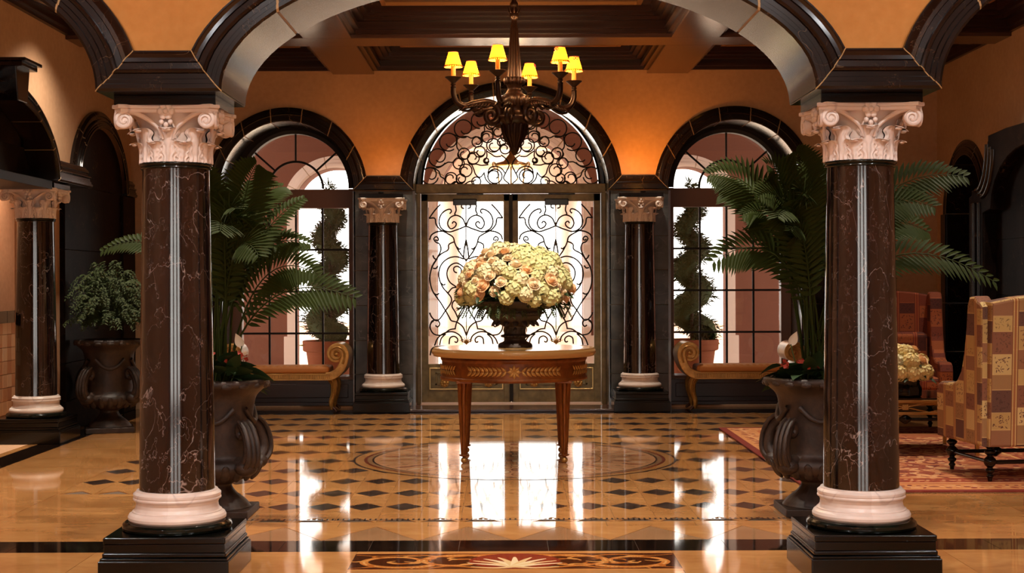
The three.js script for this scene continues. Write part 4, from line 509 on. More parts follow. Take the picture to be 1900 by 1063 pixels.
// ---------- chandelier ----------
function lampShade() { const s = new THREE.Group(); return s; }
const shadeMat = H({ color: 0xffa81c, roughness: 0.9, transmission: 0.3, thickness: 0, emissive: 0xff7a00, emissiveIntensity: 0.42, side: THREE.DoubleSide }), trimRed = S({ color: 0x7a1414, roughness: 0.8 }), candle = S({ color: 0xffc060, roughness: 0.6, emissive: 0xff8a18, emissiveIntensity: 0.35 }), bulbMat = S({ color: 0xffe0a0, emissive: 0xffc870, emissiveIntensity: 6 });
function chandelier(pos, label, power) {
  const g = thing('chandelier', label, 'chandelier', pos), Y = 0; // local y=0 at the drip pans
  const c = M.chand;
  mesh('stem', (() => { const L = [lathe(prof([[0.008, 1.0], [0.01, 0.66], [0.014, 0.62], [0.03, 0.585], [0.022, 0.555], [0.034, 0.52], [0.036, 0.49], [0.022, 0.46], [0.026, 0.42], [0.03, 0.4]], 4), 20)]; for (let i = 0; i < 12; i++) { const a = i * Math.PI / 6; L.push(taper([V(0.024 * Math.cos(a), 0.4, 0.024 * Math.sin(a)), V(0.046 * Math.cos(a), 0.02, 0.046 * Math.sin(a))], t => lerp(0.007, 0.013, t), 4, 6)); } for (let i = 0; i < 8; i++) { const a = i * Math.PI / 4; L.push(taper([V(0.02 * Math.cos(a), 0.5, 0.02 * Math.sin(a)), V(0.04 * Math.cos(a), 0.53, 0.04 * Math.sin(a)), V(0.05 * Math.cos(a), 0.56, 0.05 * Math.sin(a))], t => 0.008 * (1 - 0.6 * t), 6, 5)); } return merge(L); })(), c, g);
  mesh('collar', (() => { const L = [lathe(prof([[0.05, 0.03], [0.07, 0.01], [0.074, -0.01], [0.06, -0.03], [0.05, -0.06], [0.06, -0.08], [0.07, -0.1]], 4), 28)]; for (let i = 0; i < 16; i++) { const a = i * Math.PI / 8; L.push(xf(new THREE.SphereGeometry(0.013, 8, 6), { p: [0.07 * Math.cos(a), 0.0, 0.07 * Math.sin(a)], s: [1, 2.2, 1] })); } return merge(L); })(), c, g);
  mesh('hub', (() => { const L = [lathe(prof([[0.07, -0.1], [0.1, -0.12], [0.108, -0.17], [0.09, -0.22], [0.1, -0.25], [0.13, -0.27], [0.128, -0.3], [0.1, -0.33], [0.092, -0.36], [0.085, -0.4], [0.06, -0.45], [0.04, -0.49], [0.034, -0.52], [0.02, -0.55], [0.008, -0.565]], 5), 36)]; for (let i = 0; i < 12; i++) { const a = i * Math.PI / 6; L.push(xf(new THREE.SphereGeometry(0.022, 8, 8), { p: [0.1 * Math.cos(a), -0.16, 0.1 * Math.sin(a)], s: [1, 2, 1] }), xf(new THREE.SphereGeometry(0.02, 8, 8), { p: [0.116 * Math.cos(a), -0.28, 0.116 * Math.sin(a)] }), taper([V(0.092 * Math.cos(a), -0.33, 0.092 * Math.sin(a)), V(0.082 * Math.cos(a), -0.4, 0.082 * Math.sin(a)), V(0.03 * Math.cos(a), -0.51, 0.03 * Math.sin(a))], t => lerp(0.018, 0.006, t), 8, 6)); } return merge(L); })(), c, g);
  const arm = (() => { const pts = [V(0.2, -0.31, 0), V(0.16, -0.28, 0), V(0.17, -0.235, 0), V(0.22, -0.25, 0), V(0.215, -0.3, 0), V(0.17, -0.325, 0), V(0.12, -0.28, 0), V(0.13, -0.2, 0), V(0.21, -0.165, 0), V(0.31, -0.18, 0), V(0.39, -0.2, 0), V(0.45, -0.17, 0), V(0.474, -0.11, 0), V(0.475, -0.06, 0)]; const L = [taper(pts, t => 1.3 * lerp(0.014, 0.02, Math.min(1, t * 2)) * (t > 0.7 ? lerp(1, 0.75, (t - 0.7) / 0.3) : 1), 70, 8)];
    for (let k = 0; k < 9; k++) { const x = 0.2 + k * 0.024, y = -0.178 - (k > 4 ? (k - 4) * 0.006 : 0); for (const s of [-1, 1]) L.push(taper([V(x, y, s * 0.01), V(x + 0.015, y - 0.02, s * 0.035), V(x + 0.035, y - 0.03 + 0.012 * (k % 2), s * 0.03)], t => 0.014 * (1 - 0.7 * t), 6, 5)); }
    L.push(taper([V(0.3, -0.2, 0), V(0.36, -0.235, 0), V(0.42, -0.225, 0), V(0.43, -0.2, 0), V(0.41, -0.195, 0)], t => lerp(0.014, 0.007, t), 16, 6));
    L.push(xf(lathe(prof([[0.012, -0.07], [0.022, -0.062], [0.014, -0.05], [0.022, -0.04], [0.016, -0.03], [0.032, -0.014], [0.05, 0.002], [0.06, 0.01], [0.06, 0.016], [0.02, 0.016], [0.001, 0.015]], 4), 24), { p: [0.475, 0, 0] })); return merge(L); })();
  for (let k = 0; k < 6; k++) {
    const a = (-15 + 60 * k) * Math.PI / 180, A = mesh('arm', arm, c, g); A.rotation.y = a - Math.PI / 2; // local +x towards (sin a, cos a)
    const x = 0.475;
    mesh('candle_sleeve', xf(new THREE.CylinderGeometry(0.0165, 0.0175, 0.085, 14), { p: [x, 0.058, 0] }), candle, A);
    mesh('bulb', xf(new THREE.SphereGeometry(0.014, 12, 10), { p: [x, 0.122, 0], s: [1, 1.5, 1] }), bulbMat, A);
    const top = 0.036, bot = 0.068, y0 = 0.088, y1 = 0.2;
    mesh('shade', xf(new THREE.CylinderGeometry(top, bot, y1 - y0, 32, 1, true), { p: [x, (y0 + y1) / 2, 0] }), shadeMat, A);
    const L = []; for (let i = 0; i < 26; i++) { const t = i / 26 * 6.283; L.push(xf(new THREE.SphereGeometry(0.005, 5, 4), { p: [x + bot * Math.cos(t), y0 + 0.005, bot * Math.sin(t)] })); } L.push(xf(new THREE.TorusGeometry(bot - 0.002, 0.0028, 5, 32), { r: [Math.PI / 2, 0, 0], p: [x, y0 + 0.012, 0] }), xf(new THREE.TorusGeometry(top, 0.003, 5, 24), { r: [Math.PI / 2, 0, 0], p: [x, y1, 0] })); mesh('fringe', merge(L), S({ color: 0xb84a10, roughness: 0.8 }), A);
    const bw = []; for (const s of [-1, 1]) bw.push(xf(new THREE.TorusGeometry(0.009, 0.003, 5, 12), { p: [x + s * 0.011, y1 - 0.014, top + 0.006] }), taper([V(x, y1 - 0.016, top + 0.008), V(x + s * 0.016, y1 - 0.03, top + 0.012)], () => 0.003, 3, 5)); const bo = mesh('bow', merge(bw), trimRed, A); bo.rotation.y = 0;
    const l = new THREE.PointLight(0xffc98a, power); l.position.set(x, 0.122, 0); l.shadow.radius = 0.6; l.castShadow = true; l.name = 'lamp_light'; A.add(l);
  }
  mesh('chain', (() => { const L = []; for (let i = 0; i < 12; i++) L.push(xf(new THREE.TorusGeometry(0.014, 0.0035, 5, 10), { p: [0, 0.94 - i * 0.026 * 0 + 0, 0], r: [0, i % 2 ? Math.PI / 2 : 0, 0] })); L.push(lathe(prof([[0.06, 0.945], [0.055, 0.93], [0.03, 0.915], [0.012, 0.9]], 3), 20)); return merge(L); })(), c, g);
  return g;
}
chandelier([0.012, 2.86, -11.17], 'six-arm bronze chandelier with small glowing yellow shades above the round table', 1.0);
chandelier([0.0, 3.05, -2.4], 'unseen six-arm bronze chandelier in the front hall, placed to light the near columns', 2.5);  // out of view, placed to light the fronts of the near columns
// ---------- porch lantern ----------
{
  const g = thing('porch_lantern', 'brass and glass lantern hanging in the porch behind the fanlight', 'lantern', [0.01, 2.4, -17.4]);
  const br = S({ color: 0xb89a5a, roughness: 0.3, metalness: 0.8 });
  mesh('crown', merge([lathe([[0.001, 0.5], [0.02, 0.48], [0.03, 0.44], [0.1, 0.36], [0.2, 0.33], [0.215, 0.31], [0.2, 0.3], [0.001, 0.3]], 6), tube([V(0, 0.48, 0), V(0, 1.36, 0)], 0.008, 2, 6)]), br, g);
  for (let i = 0; i < 6; i++) { const a = i * Math.PI / 3, b = a + Math.PI / 3; mesh('corner_bar', tube([V(0.19 * Math.sin(a), 0.3, 0.19 * Math.cos(a)), V(0.15 * Math.sin(a), 0.0, 0.15 * Math.cos(a))], 0.009, 2, 6), br, g); mesh('lantern_pane', surf((u, v) => { const r = lerp(0.148, 0.188, v); return V(lerp(r * Math.sin(a), r * Math.sin(b), u), v * 0.3, lerp(r * Math.cos(a), r * Math.cos(b), u)); }, 1, 1), M.glass, g); mesh('scroll', tube([V(0.19 * Math.sin(a), 0.31, 0.19 * Math.cos(a)), V(0.24 * Math.sin(a), 0.34, 0.24 * Math.cos(a)), V(0.25 * Math.sin(a), 0.3, 0.25 * Math.cos(a)), V(0.22 * Math.sin(a), 0.29, 0.22 * Math.cos(a))], 0.007, 12, 5), br, g); }
  mesh('base_ring', xf(new THREE.TorusGeometry(0.15, 0.012, 8, 6), { r: [Math.PI / 2, 0, 0] }), br, g);
  for (const [x, y, z] of [[-0.06, 0.14, 0.05], [0.07, 0.14, 0.04], [-0.03, 0.02, 0.05], [0.06, 0.02, -0.03]]) { mesh('bulb', xf(new THREE.SphereGeometry(0.022, 10, 8), { p: [x, y, z] }), S({ color: 0xffffff, emissive: 0xffd890, emissiveIntensity: 12 }), g); const l = new THREE.PointLight(0xffc880, 0.6); l.position.set(x, y, z); l.castShadow = true; g.add(l); }
}

// ---------- palms in carved urns ----------
function leaflets(L, P0, P1, P2, n, ll, wd, start = 0.2) { const roll = V(rr(-0.35, 0.35), rr(0.3, 0.75), rr(0.75, 1)).normalize(); // a pinnate frond along a bezier
  const c = new THREE.QuadraticBezierCurve3(P0, P1, P2); L.push(taper(c.getPoints(10), t => lerp(0.008, 0.002, t), 18, 5));
  for (let i = 0; i < n; i++) { const t = lerp(start, 0.995, i / (n - 1)), p = c.getPoint(t), d = c.getTangent(t), side = d.clone().cross(roll); side.normalize(); const up = side.clone().cross(d).normalize(); const len = ll * Math.sin(Math.PI * (0.16 + 0.74 * (t - start) / (1 - start))) * rr(0.9, 1.08);
    for (const s of [-1, 1]) { const dir = d.clone().multiplyScalar(0.62).addScaledVector(side, s * 0.78).addScaledVector(up, 0.12).normalize(), w = dir.clone().cross(up).normalize().multiplyScalar(wd * rr(0.85, 1.1)), pos = []; const at = (q, k, sg) => { const z = p.clone().addScaledVector(dir, len * q); z.y -= 0.22 * len * q * q; if (sg) z.addScaledVector(w, sg * k).addScaledVector(up, 0.25 * wd * k); return z; };
      const a = at(0, 0, 0), b1 = at(0.35, 1, 1), b2 = at(0.35, 1, -1), m = at(0.35, 0, 0), c1 = at(0.72, 0.7, 1), c2 = at(0.72, 0.7, -1), m2 = at(0.72, 0, 0), e = at(1, 0, 0);
      for (const q of [a, b1, m, a, m, b2, b1, c1, m2, b1, m2, m, b2, m, m2, b2, m2, c2, c1, e, m2, m2, e, c2]) pos.push(q.x, q.y, q.z); const g = new THREE.BufferGeometry(); g.setAttribute('position', new THREE.Float32BufferAttribute(pos, 3)); g.computeVertexNormals(); L.push(g); } }
}
function urnPlanter(pos, label, s = 1, turn = 0) {
  const g = thing('stone_urn', label, 'planter', pos, turn, 'carved urn planters'); g.scale.setScalar(s);
  mesh('foot', lathe(prof([[0.001, 0.04], [0.17, 0.04], [0.175, 0.06], [0.15, 0.09], [0.1, 0.13], [0.075, 0.17], [0.09, 0.2]], 4), 40, 2, 1.5), M.aged, g); mesh('foot_block', metric(rbox(-0.2, 0.2, 0, 0.045, -0.2, 0.2, 0.006), 1), M.aged, g);
  mesh('bowl', lathe(prof([[0.075, 0.18], [0.12, 0.2], [0.2, 0.225], [0.24, 0.27], [0.232, 0.31], [0.205, 0.335], [0.195, 0.37], [0.195, 0.5], [0.2, 0.6], [0.215, 0.68], [0.25, 0.72], [0.285, 0.745], [0.292, 0.765], [0.282, 0.782], [0.25, 0.78], [0.235, 0.74], [0.001, 0.73]], 4), 56, 2, 1.5), M.aged, g);
  mesh('soil', xf(new THREE.CylinderGeometry(0.24, 0.24, 0.02, 32), { p: [0, 0.755, 0] }), M.soil, g);
  for (let i = 0; i < 18; i++) { const a = i / 18 * 6.283; mesh('gadroon', xf(new THREE.SphereGeometry(0.03, 8, 8), { s: [1, 1.9, 0.6], r: [0.5, 0, 0], p: [0, 0.255, 0.222] }), M.aged, g).rotation.y = a; mesh('rim_egg', xf(new THREE.SphereGeometry(0.022, 8, 6), { s: [1.6, 0.8, 0.6], p: [0, 0.752, 0.284] }), M.aged, g).rotation.y = a; }
  for (let i = 0; i < 4; i++) { const a = (i + 0.5) * Math.PI / 2; // scroll handles rising from the bowl
    const L = [taper([V(0.2, 0.3, 0), V(0.27, 0.3, 0), V(0.31, 0.36, 0), V(0.3, 0.44, 0), V(0.265, 0.5, 0), V(0.225, 0.53, 0), V(0.2, 0.49, 0), V(0.225, 0.46, 0), V(0.25, 0.475, 0)], t => lerp(0.05, 0.02, t), 40, 10)]; for (const zz of [-0.03, 0, 0.03]) L.push(taper([V(0.29, 0.28, zz), V(0.34, 0.34, zz), V(0.335, 0.44, zz), V(0.29, 0.52, zz), V(0.24, 0.555, zz)], t => lerp(0.018, 0.012, t), 20, 6)); L.push(xf(new THREE.SphereGeometry(0.06, 12, 10), { p: [0.27, 0.29, 0], s: [1, 0.8, 1.1] })); mesh('handle', merge(L), M.aged, g).rotation.y = a; }
  for (let i = 0; i < 4; i++) { const m = mesh('relief_swag', tube([V(-0.12, 0.62, 0.175), V(-0.06, 0.56, 0.2), V(0, 0.54, 0.206), V(0.06, 0.56, 0.2), V(0.12, 0.62, 0.175)], 0.016, 20, 6), M.aged, g); m.rotation.y = i * Math.PI / 2; }
  return g;
}
function underplants(pos, label, facing) {
  const g = thing('flowering_plant', label, 'plant', pos); const L = [], bl = leafBlade(0.2, 0.042, 0.2);
  for (let i = 0; i < 54; i++) { const a = rnd() * 6.283, r = rr(0.03, 0.2); L.push(xf(bl, { r: [rr(-1.1, -0.15), a, 0], s: [rr(0.7, 1.2), 1, rr(0.6, 1.15)], p: [r * Math.sin(a), rr(0, 0.09), r * Math.cos(a)] })); } mesh('foliage', merge(L), M.leafDark, g);
  const fl = floret(0.014); for (let i = 0; i < 9; i++) { const x = facing * rr(-0.05, 0.24), z = rr(0.02, 0.22), y = rr(0.08, 0.17), K = []; for (let k = 0; k < 7; k++) K.push(xf(fl, { r: [rr(-1.4, 0.3), rr(-1, 1), rr(0, 6)], p: [rr(-0.025, 0.025), rr(-0.015, 0.02), rr(-0.02, 0.02)] })); mesh('red_flower', merge(K), M.red, g).position.set(x, y, z); }
  const sp = mesh('white_spathe', surf((u, v) => { const w = 0.026 * Math.sin(Math.PI * Math.pow(v, 0.7)), x = (u - 0.5) * 2 * w; return V(x, v * 0.09, 14 * x * x + 0.03 * v * v); }, 6, 10), M.white, g); sp.position.set(facing * 0.15, 0.2, 0.08); sp.rotation.z = -facing * 0.35 * (facing > 0 ? -1 : -1); mesh('spathe_stalk', tube([V(facing * 0.08, 0, 0.05), V(facing * 0.12, 0.1, 0.07), V(facing * 0.15, 0.21, 0.08)], 0.004, 8, 5), M.stem, g);
}
function palm(pos, label, fronds) {
  const g = thing('palm_plant', label, 'plant', pos, 0, 'potted palms');
  for (const [dx, dy, dz, up, ll] of fronds) { const L = [], b = V(rr(-0.05, 0.05), 0, rr(-0.05, 0.05)), len = Math.hypot(dx, dy, dz); leaflets(L, b, V(b.x + dx * 0.25, dy * up + 0.1 * len, b.z + dz * 0.25), V(dx, dy, dz), Math.round(13 + 13 * len), ll * 0.84, 0.0135, 0.28); mesh('frond', merge(L), M.leaf, g); }
}
urnPlanter([-1.72, 0, -8.5], 'dark carved stone urn partly behind the nearest left column'); urnPlanter([1.72, 0, -8.5], 'dark carved stone urn partly behind the nearest right column'); urnPlanter([-3.64, 0, -13.28], 'dark carved stone urn with a fern by the left niche', 1.06, 0.3);
underplants([-1.72, 0.765, -8.5], 'red flowers and a white lily at the foot of the left palm', 1); underplants([1.72, 0.765, -8.5], 'red flowers and a white lily at the foot of the right palm', -1);
palm([-1.72, 0.77, -8.5], 'tall green palm behind the nearest left column', [[0.24, 1.24, 0.1, 0.8, 0.26], [0.12, 1.16, -0.2, 0.75, 0.27], [0.03, 1.08, 0.15, 0.75, 0.26], [0.47, 1.06, -0.15, 0.7, 0.16], [-0.08, 1.2, 0.1, 0.8, 0.25], [0.8, 0.48, 0.15, 1.3, 0.24], [0.6, 0.62, 0.3, 1.2, 0.24], [0.49, 0.8, -0.2, 1.05, 0.18], [0.3, 0.72, 0.4, 1.3, 0.26], [-0.72, 0.76, -0.2, 1.2, 0.13], [-0.3, 0.95, -0.35, 1.0, 0.26], [0.1, 0.85, 0.45, 1.2, 0.26], [0.2, 0.95, 0.2, 0.95, 0.26], [0.32, 1.14, -0.3, 0.85, 0.26], [0.16, 0.98, 0.32, 1.0, 0.25], [0.02, 0.9, -0.35, 1.0, 0.25], [0.3, 0.8, -0.1, 1.1, 0.24]]);
palm([1.72, 0.77, -8.5], 'tall green palm behind the nearest right column', [[-0.6, 1.18, 0.05, 0.95, 0.27], [-0.48, 1.1, -0.25, 0.95, 0.26], [-0.6, 0.68, 0.15, 1.35, 0.25], [-0.12, 1.3, 0.1, 0.8, 0.27], [-0.3, 1.22, 0.2, 0.85, 0.27], [0.08, 1.25, -0.15, 0.8, 0.27], [0.84, 1.16, 0.1, 1.0, 0.25], [0.74, 0.86, -0.3, 1.2, 0.25], [1.04, 0.56, 0.0, 1.7, 0.22], [0.6, 0.98, 0.3, 1.1, 0.25], [-0.28, 0.92, 0.4, 1.15, 0.26], [-0.12, 1.05, 0.3, 1.0, 0.27], [-0.42, 0.95, 0.1, 1.05, 0.26], [0.3, 1.2, 0.05, 0.9, 0.26], [-0.22, 1.12, -0.3, 0.9, 0.25], [-0.36, 1.05, 0.3, 1.0, 0.25], [-0.05, 0.95, -0.1, 1.0, 0.25], [-0.2, 0.85, 0.35, 1.1, 0.24]]);
const leafBladeSmall = leafBlade(0.035, 0.006), needle = leafBlade(0.062, 0.0065);
{ // fern
  const g = thing('fern_plant', 'bushy feathery fern filling the urn by the left niche', 'plant', [-3.64, 0.81, -13.28]); const L = [];
  for (let i = 0; i < 340; i++) { const a = rnd() * 6.283, r = rr(0.1, 0.6), h = rr(0.16, 0.62) * (1.12 - r), z = Math.min(r, 0.36); const dx = r * Math.sin(a), dz = r * Math.cos(a) * 0.72; if (dx < -0.33) continue; const c = new THREE.QuadraticBezierCurve3(V(dx * 0.15, 0, dz * 0.15), V(dx * 0.5, h * 1.5 + 0.15, dz * 0.5), V(dx, h, dz)); for (let k = 0; k < 20; k++) { const t = 0.35 + 0.65 * k / 19, p = c.getPoint(t), d = c.getTangent(t); for (const s of [-1, 1]) { const q = leafBladeSmall; L.push(xf(q, { p: [p.x, p.y, p.z], r: [rr(0.1, 0.7), Math.atan2(d.x, d.z) + s * rr(0.6, 1.4), rr(-0.4, 0.4)], s: [1, 1, rr(0.7, 1.2)] })); } } }
  tag(mesh('fern_fronds', merge(L), M.fern, g), null, null, null, 'stuff');
}
// ---------- spiral topiaries outside ----------
function topiary(x, d, hand, potLabel, label) {
  const p = thing('terracotta_pot', potLabel, 'planter', [x, -0.03, -d], 0, 'porch pots');
  mesh('pot', lathe([[0.001, 0.0], [0.21, 0.0], [0.285, 0.52], [0.315, 0.53], [0.325, 0.54], [0.33, 0.65], [0.32, 0.66], [0.29, 0.655], [0.28, 0.6], [0.001, 0.6]], 48, 2, 1), M.terracotta, p);
  const gr = []; for (let i = 0; i < 220; i++) { const a = rnd() * 6.283, r = rr(0.02, 0.3); gr.push(xf(LB, { s: [0.35, 1, rr(0.5, 1.1)], r: [rr(-1.5, -0.5), a, 0], p: [r * Math.sin(a), 0.6, r * Math.cos(a)] })); }
  tag(mesh('grass_tuft', merge(gr), S({ color: 0x7a9a3a, roughness: 0.7, side: THREE.DoubleSide }), p), null, null, null, 'stuff');
  const t = thing('spiral_topiary', label, 'topiary', [x, 0.58, -d], 0, 'spiral topiaries');
  mesh('trunk', tube([V(0, 0, 0), V(0.01, 1, 0), V(0, 1.85, 0)], 0.022, 6, 6), S({ color: 0x4a3422, roughness: 0.9 }), t);
  const pts = []; for (let i = 0; i <= 60; i++) { const q = i / 60, a = q * 3.4 * 6.283 * hand + 0.6, r = lerp(0.16, 0.055, q); pts.push(V(r * Math.cos(a), 0.1 + q * 1.72, r * Math.sin(a))); }
  const cv = new THREE.CatmullRomCurve3(pts), rad = q => lerp(0.21, 0.115, q) * (q > 0.94 ? lerp(1, 0.2, (q - 0.94) / 0.06) : 1);
  mesh('hedge_core', taper(pts, q => rad(q) * 0.72, 120, 10), M.topiary, t);
  const L = []; for (let i = 0; i < 6200; i++) { const q = rnd(), o = cv.getPoint(q), d0 = V(rr(-1, 1), rr(-1, 1), rr(-1, 1)).normalize(), r = rad(q) * rr(0.62, 1.0); L.push(xf(needle, { p: [o.x + d0.x * r, o.y + d0.y * r * 0.8, o.z + d0.z * r], r: [rr(-1.3, 0.2), Math.atan2(d0.x, d0.z) + rr(-0.8, 0.8), 0], s: [1, 1, rr(0.7, 1.5)] })); }
  for (let i = 0; i < 90; i++) L.push(xf(needle, { p: [rr(-0.03, 0.03), rr(1.72, 1.95), rr(-0.03, 0.03)], r: [rr(-1.5, -0.6), rnd() * 6.3, 0], s: [1, 1, 2] }));
  tag(mesh('needles', merge(L), M.topiary, t), null, null, null, 'stuff');
}
topiary(-2.2, 17.9, 1, 'large terracotta pot outside the left window', 'spiral clipped evergreen in a pot outside the left window'); topiary(2.2, 17.9, -1, 'large terracotta pot outside the right window', 'spiral clipped evergreen in a pot outside the right window');
for (const s of [-1, 1]) { const g = thing('porch_column', s < 0 ? 'pale pink porch column seen through the left door leaf' : 'pale pink porch column seen through the right door leaf', 'column', [s * 0.87, -0.03, -22.6], 0, 'porch columns'); mesh('shaft', lathe([[0.11, 0.6], [0.095, 2.2]], 24), M.pinkStone, g); mesh('pedestal', merge([rbox(-0.16, 0.16, 0, 0.55, -0.16, 0.16, 0.01), lathe([[0.15, 0.55], [0.15, 0.58], [0.12, 0.6]], 24)]), M.pinkStone, g); mesh('flared_head', lathe(prof([[0.095, 2.2], [0.12, 2.25], [0.14, 2.4], [0.24, 2.75], [0.42, 3.05], [0.62, 3.3], [0.64, 3.34]], 4), 24), M.pinkStone, g); }
// ---------- gilded benches under the windows ----------
function bench(x, d, label) {
  const g = thing('scroll_bench', label, 'bench', [x, 0, -d], 0, 'gilded window benches'), W = 0.46;
  const up = S({ color: 0xc07a3c, roughness: 0.6 });
  mesh('seat_cushion', metric(rbox(-W, W, 0.4, 0.475, -0.2, 0.2, 0.03, 4), 1), up, g);
  const bt = []; for (let i = 0; i < 13; i++) bt.push(xf(new THREE.SphereGeometry(0.04, 10, 8), { p: [-W + 0.05 + i * 0.068, 0.462, 0.155], s: [0.9, 0.55, 1] })); mesh('cushion_tufts', merge(bt), up, g);
  mesh('seat_rail', metric(rbox(-W - 0.03, W + 0.03, 0.335, 0.4, -0.21, 0.21, 0.008), 1), M.gilt, g);
  for (let i = 0; i < 44; i++) mesh('rail_flute', rbox(-W + 0.01 + i * 0.0212, -W + 0.022 + i * 0.0212, 0.348, 0.388, 0.205, 0.222, 0.003, 1), M.gilt, g);
  mesh('rail_bead', merge([rbox(-W - 0.03, W + 0.03, 0.39, 0.402, 0.2, 0.226, 0.004), rbox(-W - 0.03, W + 0.03, 0.332, 0.344, 0.2, 0.226, 0.004)]), M.gilt, g);
  for (const s of [-1, 1]) {
    const pts = [[0.44, 0.37], [0.5, 0.385], [0.56, 0.43], [0.6, 0.5], [0.62, 0.58]]; for (let i = 1; i <= 20; i++) { const t = i / 20, a = -0.15 + t * 3.3 * Math.PI, r = 0.085 * (1 - 0.82 * t); pts.push([0.535 + r * Math.cos(a), 0.6 + r * Math.sin(a)]); }
    const out = ribbon(pts.slice(0, 15), t => lerp(0.036, 0.026, t)), eg = poly(out.map(([a, b]) => [s * a, b]), 0.4, 0.008); eg.translate(0, 0, -0.2);
    const E = mesh('scroll_end', metric(eg, 1), M.gilt, g); mesh('scroll_roll', metric(xf(new THREE.CylinderGeometry(0.08, 0.08, 0.4, 28), { r: [Math.PI / 2, 0, 0], p: [s * 0.535, 0.6, 0] }), 1), up, E);
    mesh('scroll_line', taper(pts.slice(3).map(([a, b]) => V(s * a, b, 0.212)), t => lerp(0.013, 0.007, t), 60, 6), M.gilt, E); mesh('scroll_eye', xf(new THREE.SphereGeometry(0.018, 10, 8), { p: [s * 0.535, 0.6, 0.21] }), M.gilt, E);
    for (const z of [-0.16, 0.16]) { const L = mesh('leg', taper([V(s * 0.46, 0.37, z), V(s * 0.5, 0.3, z), V(s * 0.5, 0.2, z), V(s * 0.475, 0.1, z + (z > 0 ? 0.01 : -0.01)), V(s * 0.48, 0.035, z)], t => lerp(0.045, 0.02, t), 24, 10), M.gilt, g); const T = []; for (const k of [-1, 0, 1]) T.push(taper([V(s * 0.48, 0.05, z), V(s * (0.5 + 0.012 * Math.abs(k)), 0.035, z + k * 0.022), V(s * 0.53, 0.012, z + k * 0.03)], t => lerp(0.014, 0.007, t), 8, 6)); mesh('claw_foot', merge(T), S({ color: 0x4a2414, roughness: 0.4 }), L); mesh('leg_flutes', merge([-0.02, 0, 0.02].map(k => taper([V(s * 0.46 + k, 0.36, z + 0.04), V(s * 0.5 + k * 0.8, 0.28, z + 0.036), V(s * 0.49 + k * 0.6, 0.14, z + 0.026)], t => lerp(0.008, 0.004, t), 12, 5))), M.gilt, L); }
  }
}
bench(-2.33, 15.28, 'gilded scroll-end bench under the left window'); bench(2.36, 15.28, 'gilded scroll-end bench under the right window');
// ---------- seating group on the rug ----------
{
  const rt = canvasTex(1024, 1536, (c, W, Hh) => { c.fillStyle = '#8c3a1e'; c.fillRect(0, 0, W, Hh); c.fillStyle = '#7a2414'; c.fillRect(0, 0, W, Hh); const bd = [[26, '#c8844c'], [120, '#b05a2c'], [138, '#e0b078'], [148, '#9a4020'], [230, '#d8a060'], [242, '#a85a34']]; for (const [i, col] of bd) { c.fillStyle = col; c.fillRect(i, i, W - 2 * i, Hh - 2 * i); }
    const motif = (x, y, s) => { for (let k = 0; k < 6; k++) { c.fillStyle = ['#cf9462', '#8e3e24', '#bd7444', '#7c301e'][Math.floor(rnd() * 4)]; c.beginPath(); c.ellipse(x + s * 22 * Math.cos(k), y + s * 22 * Math.sin(k), s * rr(5, 16), s * rr(4, 10), k, 0, 7); c.fill(); } c.fillStyle = '#d8a878'; c.beginPath(); c.arc(x, y, s * 6, 0, 7); c.fill(); };
    for (let i = 0; i < 22; i++) for (const y of [75, Hh - 75]) motif(60 + i * 44, y, 1); for (let i = 0; i < 34; i++) for (const x of [75, W - 75]) motif(x, 60 + i * 44, 1); for (let i = 0; i < 16; i++) for (const y of [190, Hh - 190]) motif(190 + i * 44, y, 0.9); for (let i = 0; i < 27; i++) for (const x of [190, W - 190]) motif(x, 190 + i * 44, 0.9);
    for (let i = 0; i < 260; i++) motif(rr(270, W - 270), rr(270, Hh - 270), rr(0.8, 2)); for (let i = 0; i < 9000; i++) { c.fillStyle = rnd() < 0.5 ? 'rgba(60,14,8,0.18)' : 'rgba(240,200,150,0.14)'; c.fillRect(rnd() * W, rnd() * Hh, rr(2, 16), rr(1, 3)); } });
  const g = thing('area_rug', 'red and gold patterned rug under the armchairs', 'rug', [3.08, 0, -11.27]); const pl = prep(rbox(-1.22, 1.22, 0.001, 0.014, -2.03, 2.03, 0.005, 1)), p = pl.attributes.position, uv = pl.attributes.uv; for (let i = 0; i < p.count; i++) uv.setXY(i, p.getX(i) / 2.44 + 0.5, 0.5 - p.getZ(i) / 4.06);
  mesh('pile', pl, S({ map: rt, roughness: 0.95, bumpMap: T.stuccoB, bumpScale: 0.002 }), g); const fr = []; for (let i = 0; i < 240; i++) fr.push(box(-1.21 + i * 0.0101, -1.207 + i * 0.0101, 0.001, 0.006, 2.02, 2.05)); tag(mesh('fringe', merge(fr), S({ color: 0x9a7048, roughness: 1 }), g), null, null, null, 'stuff');
}
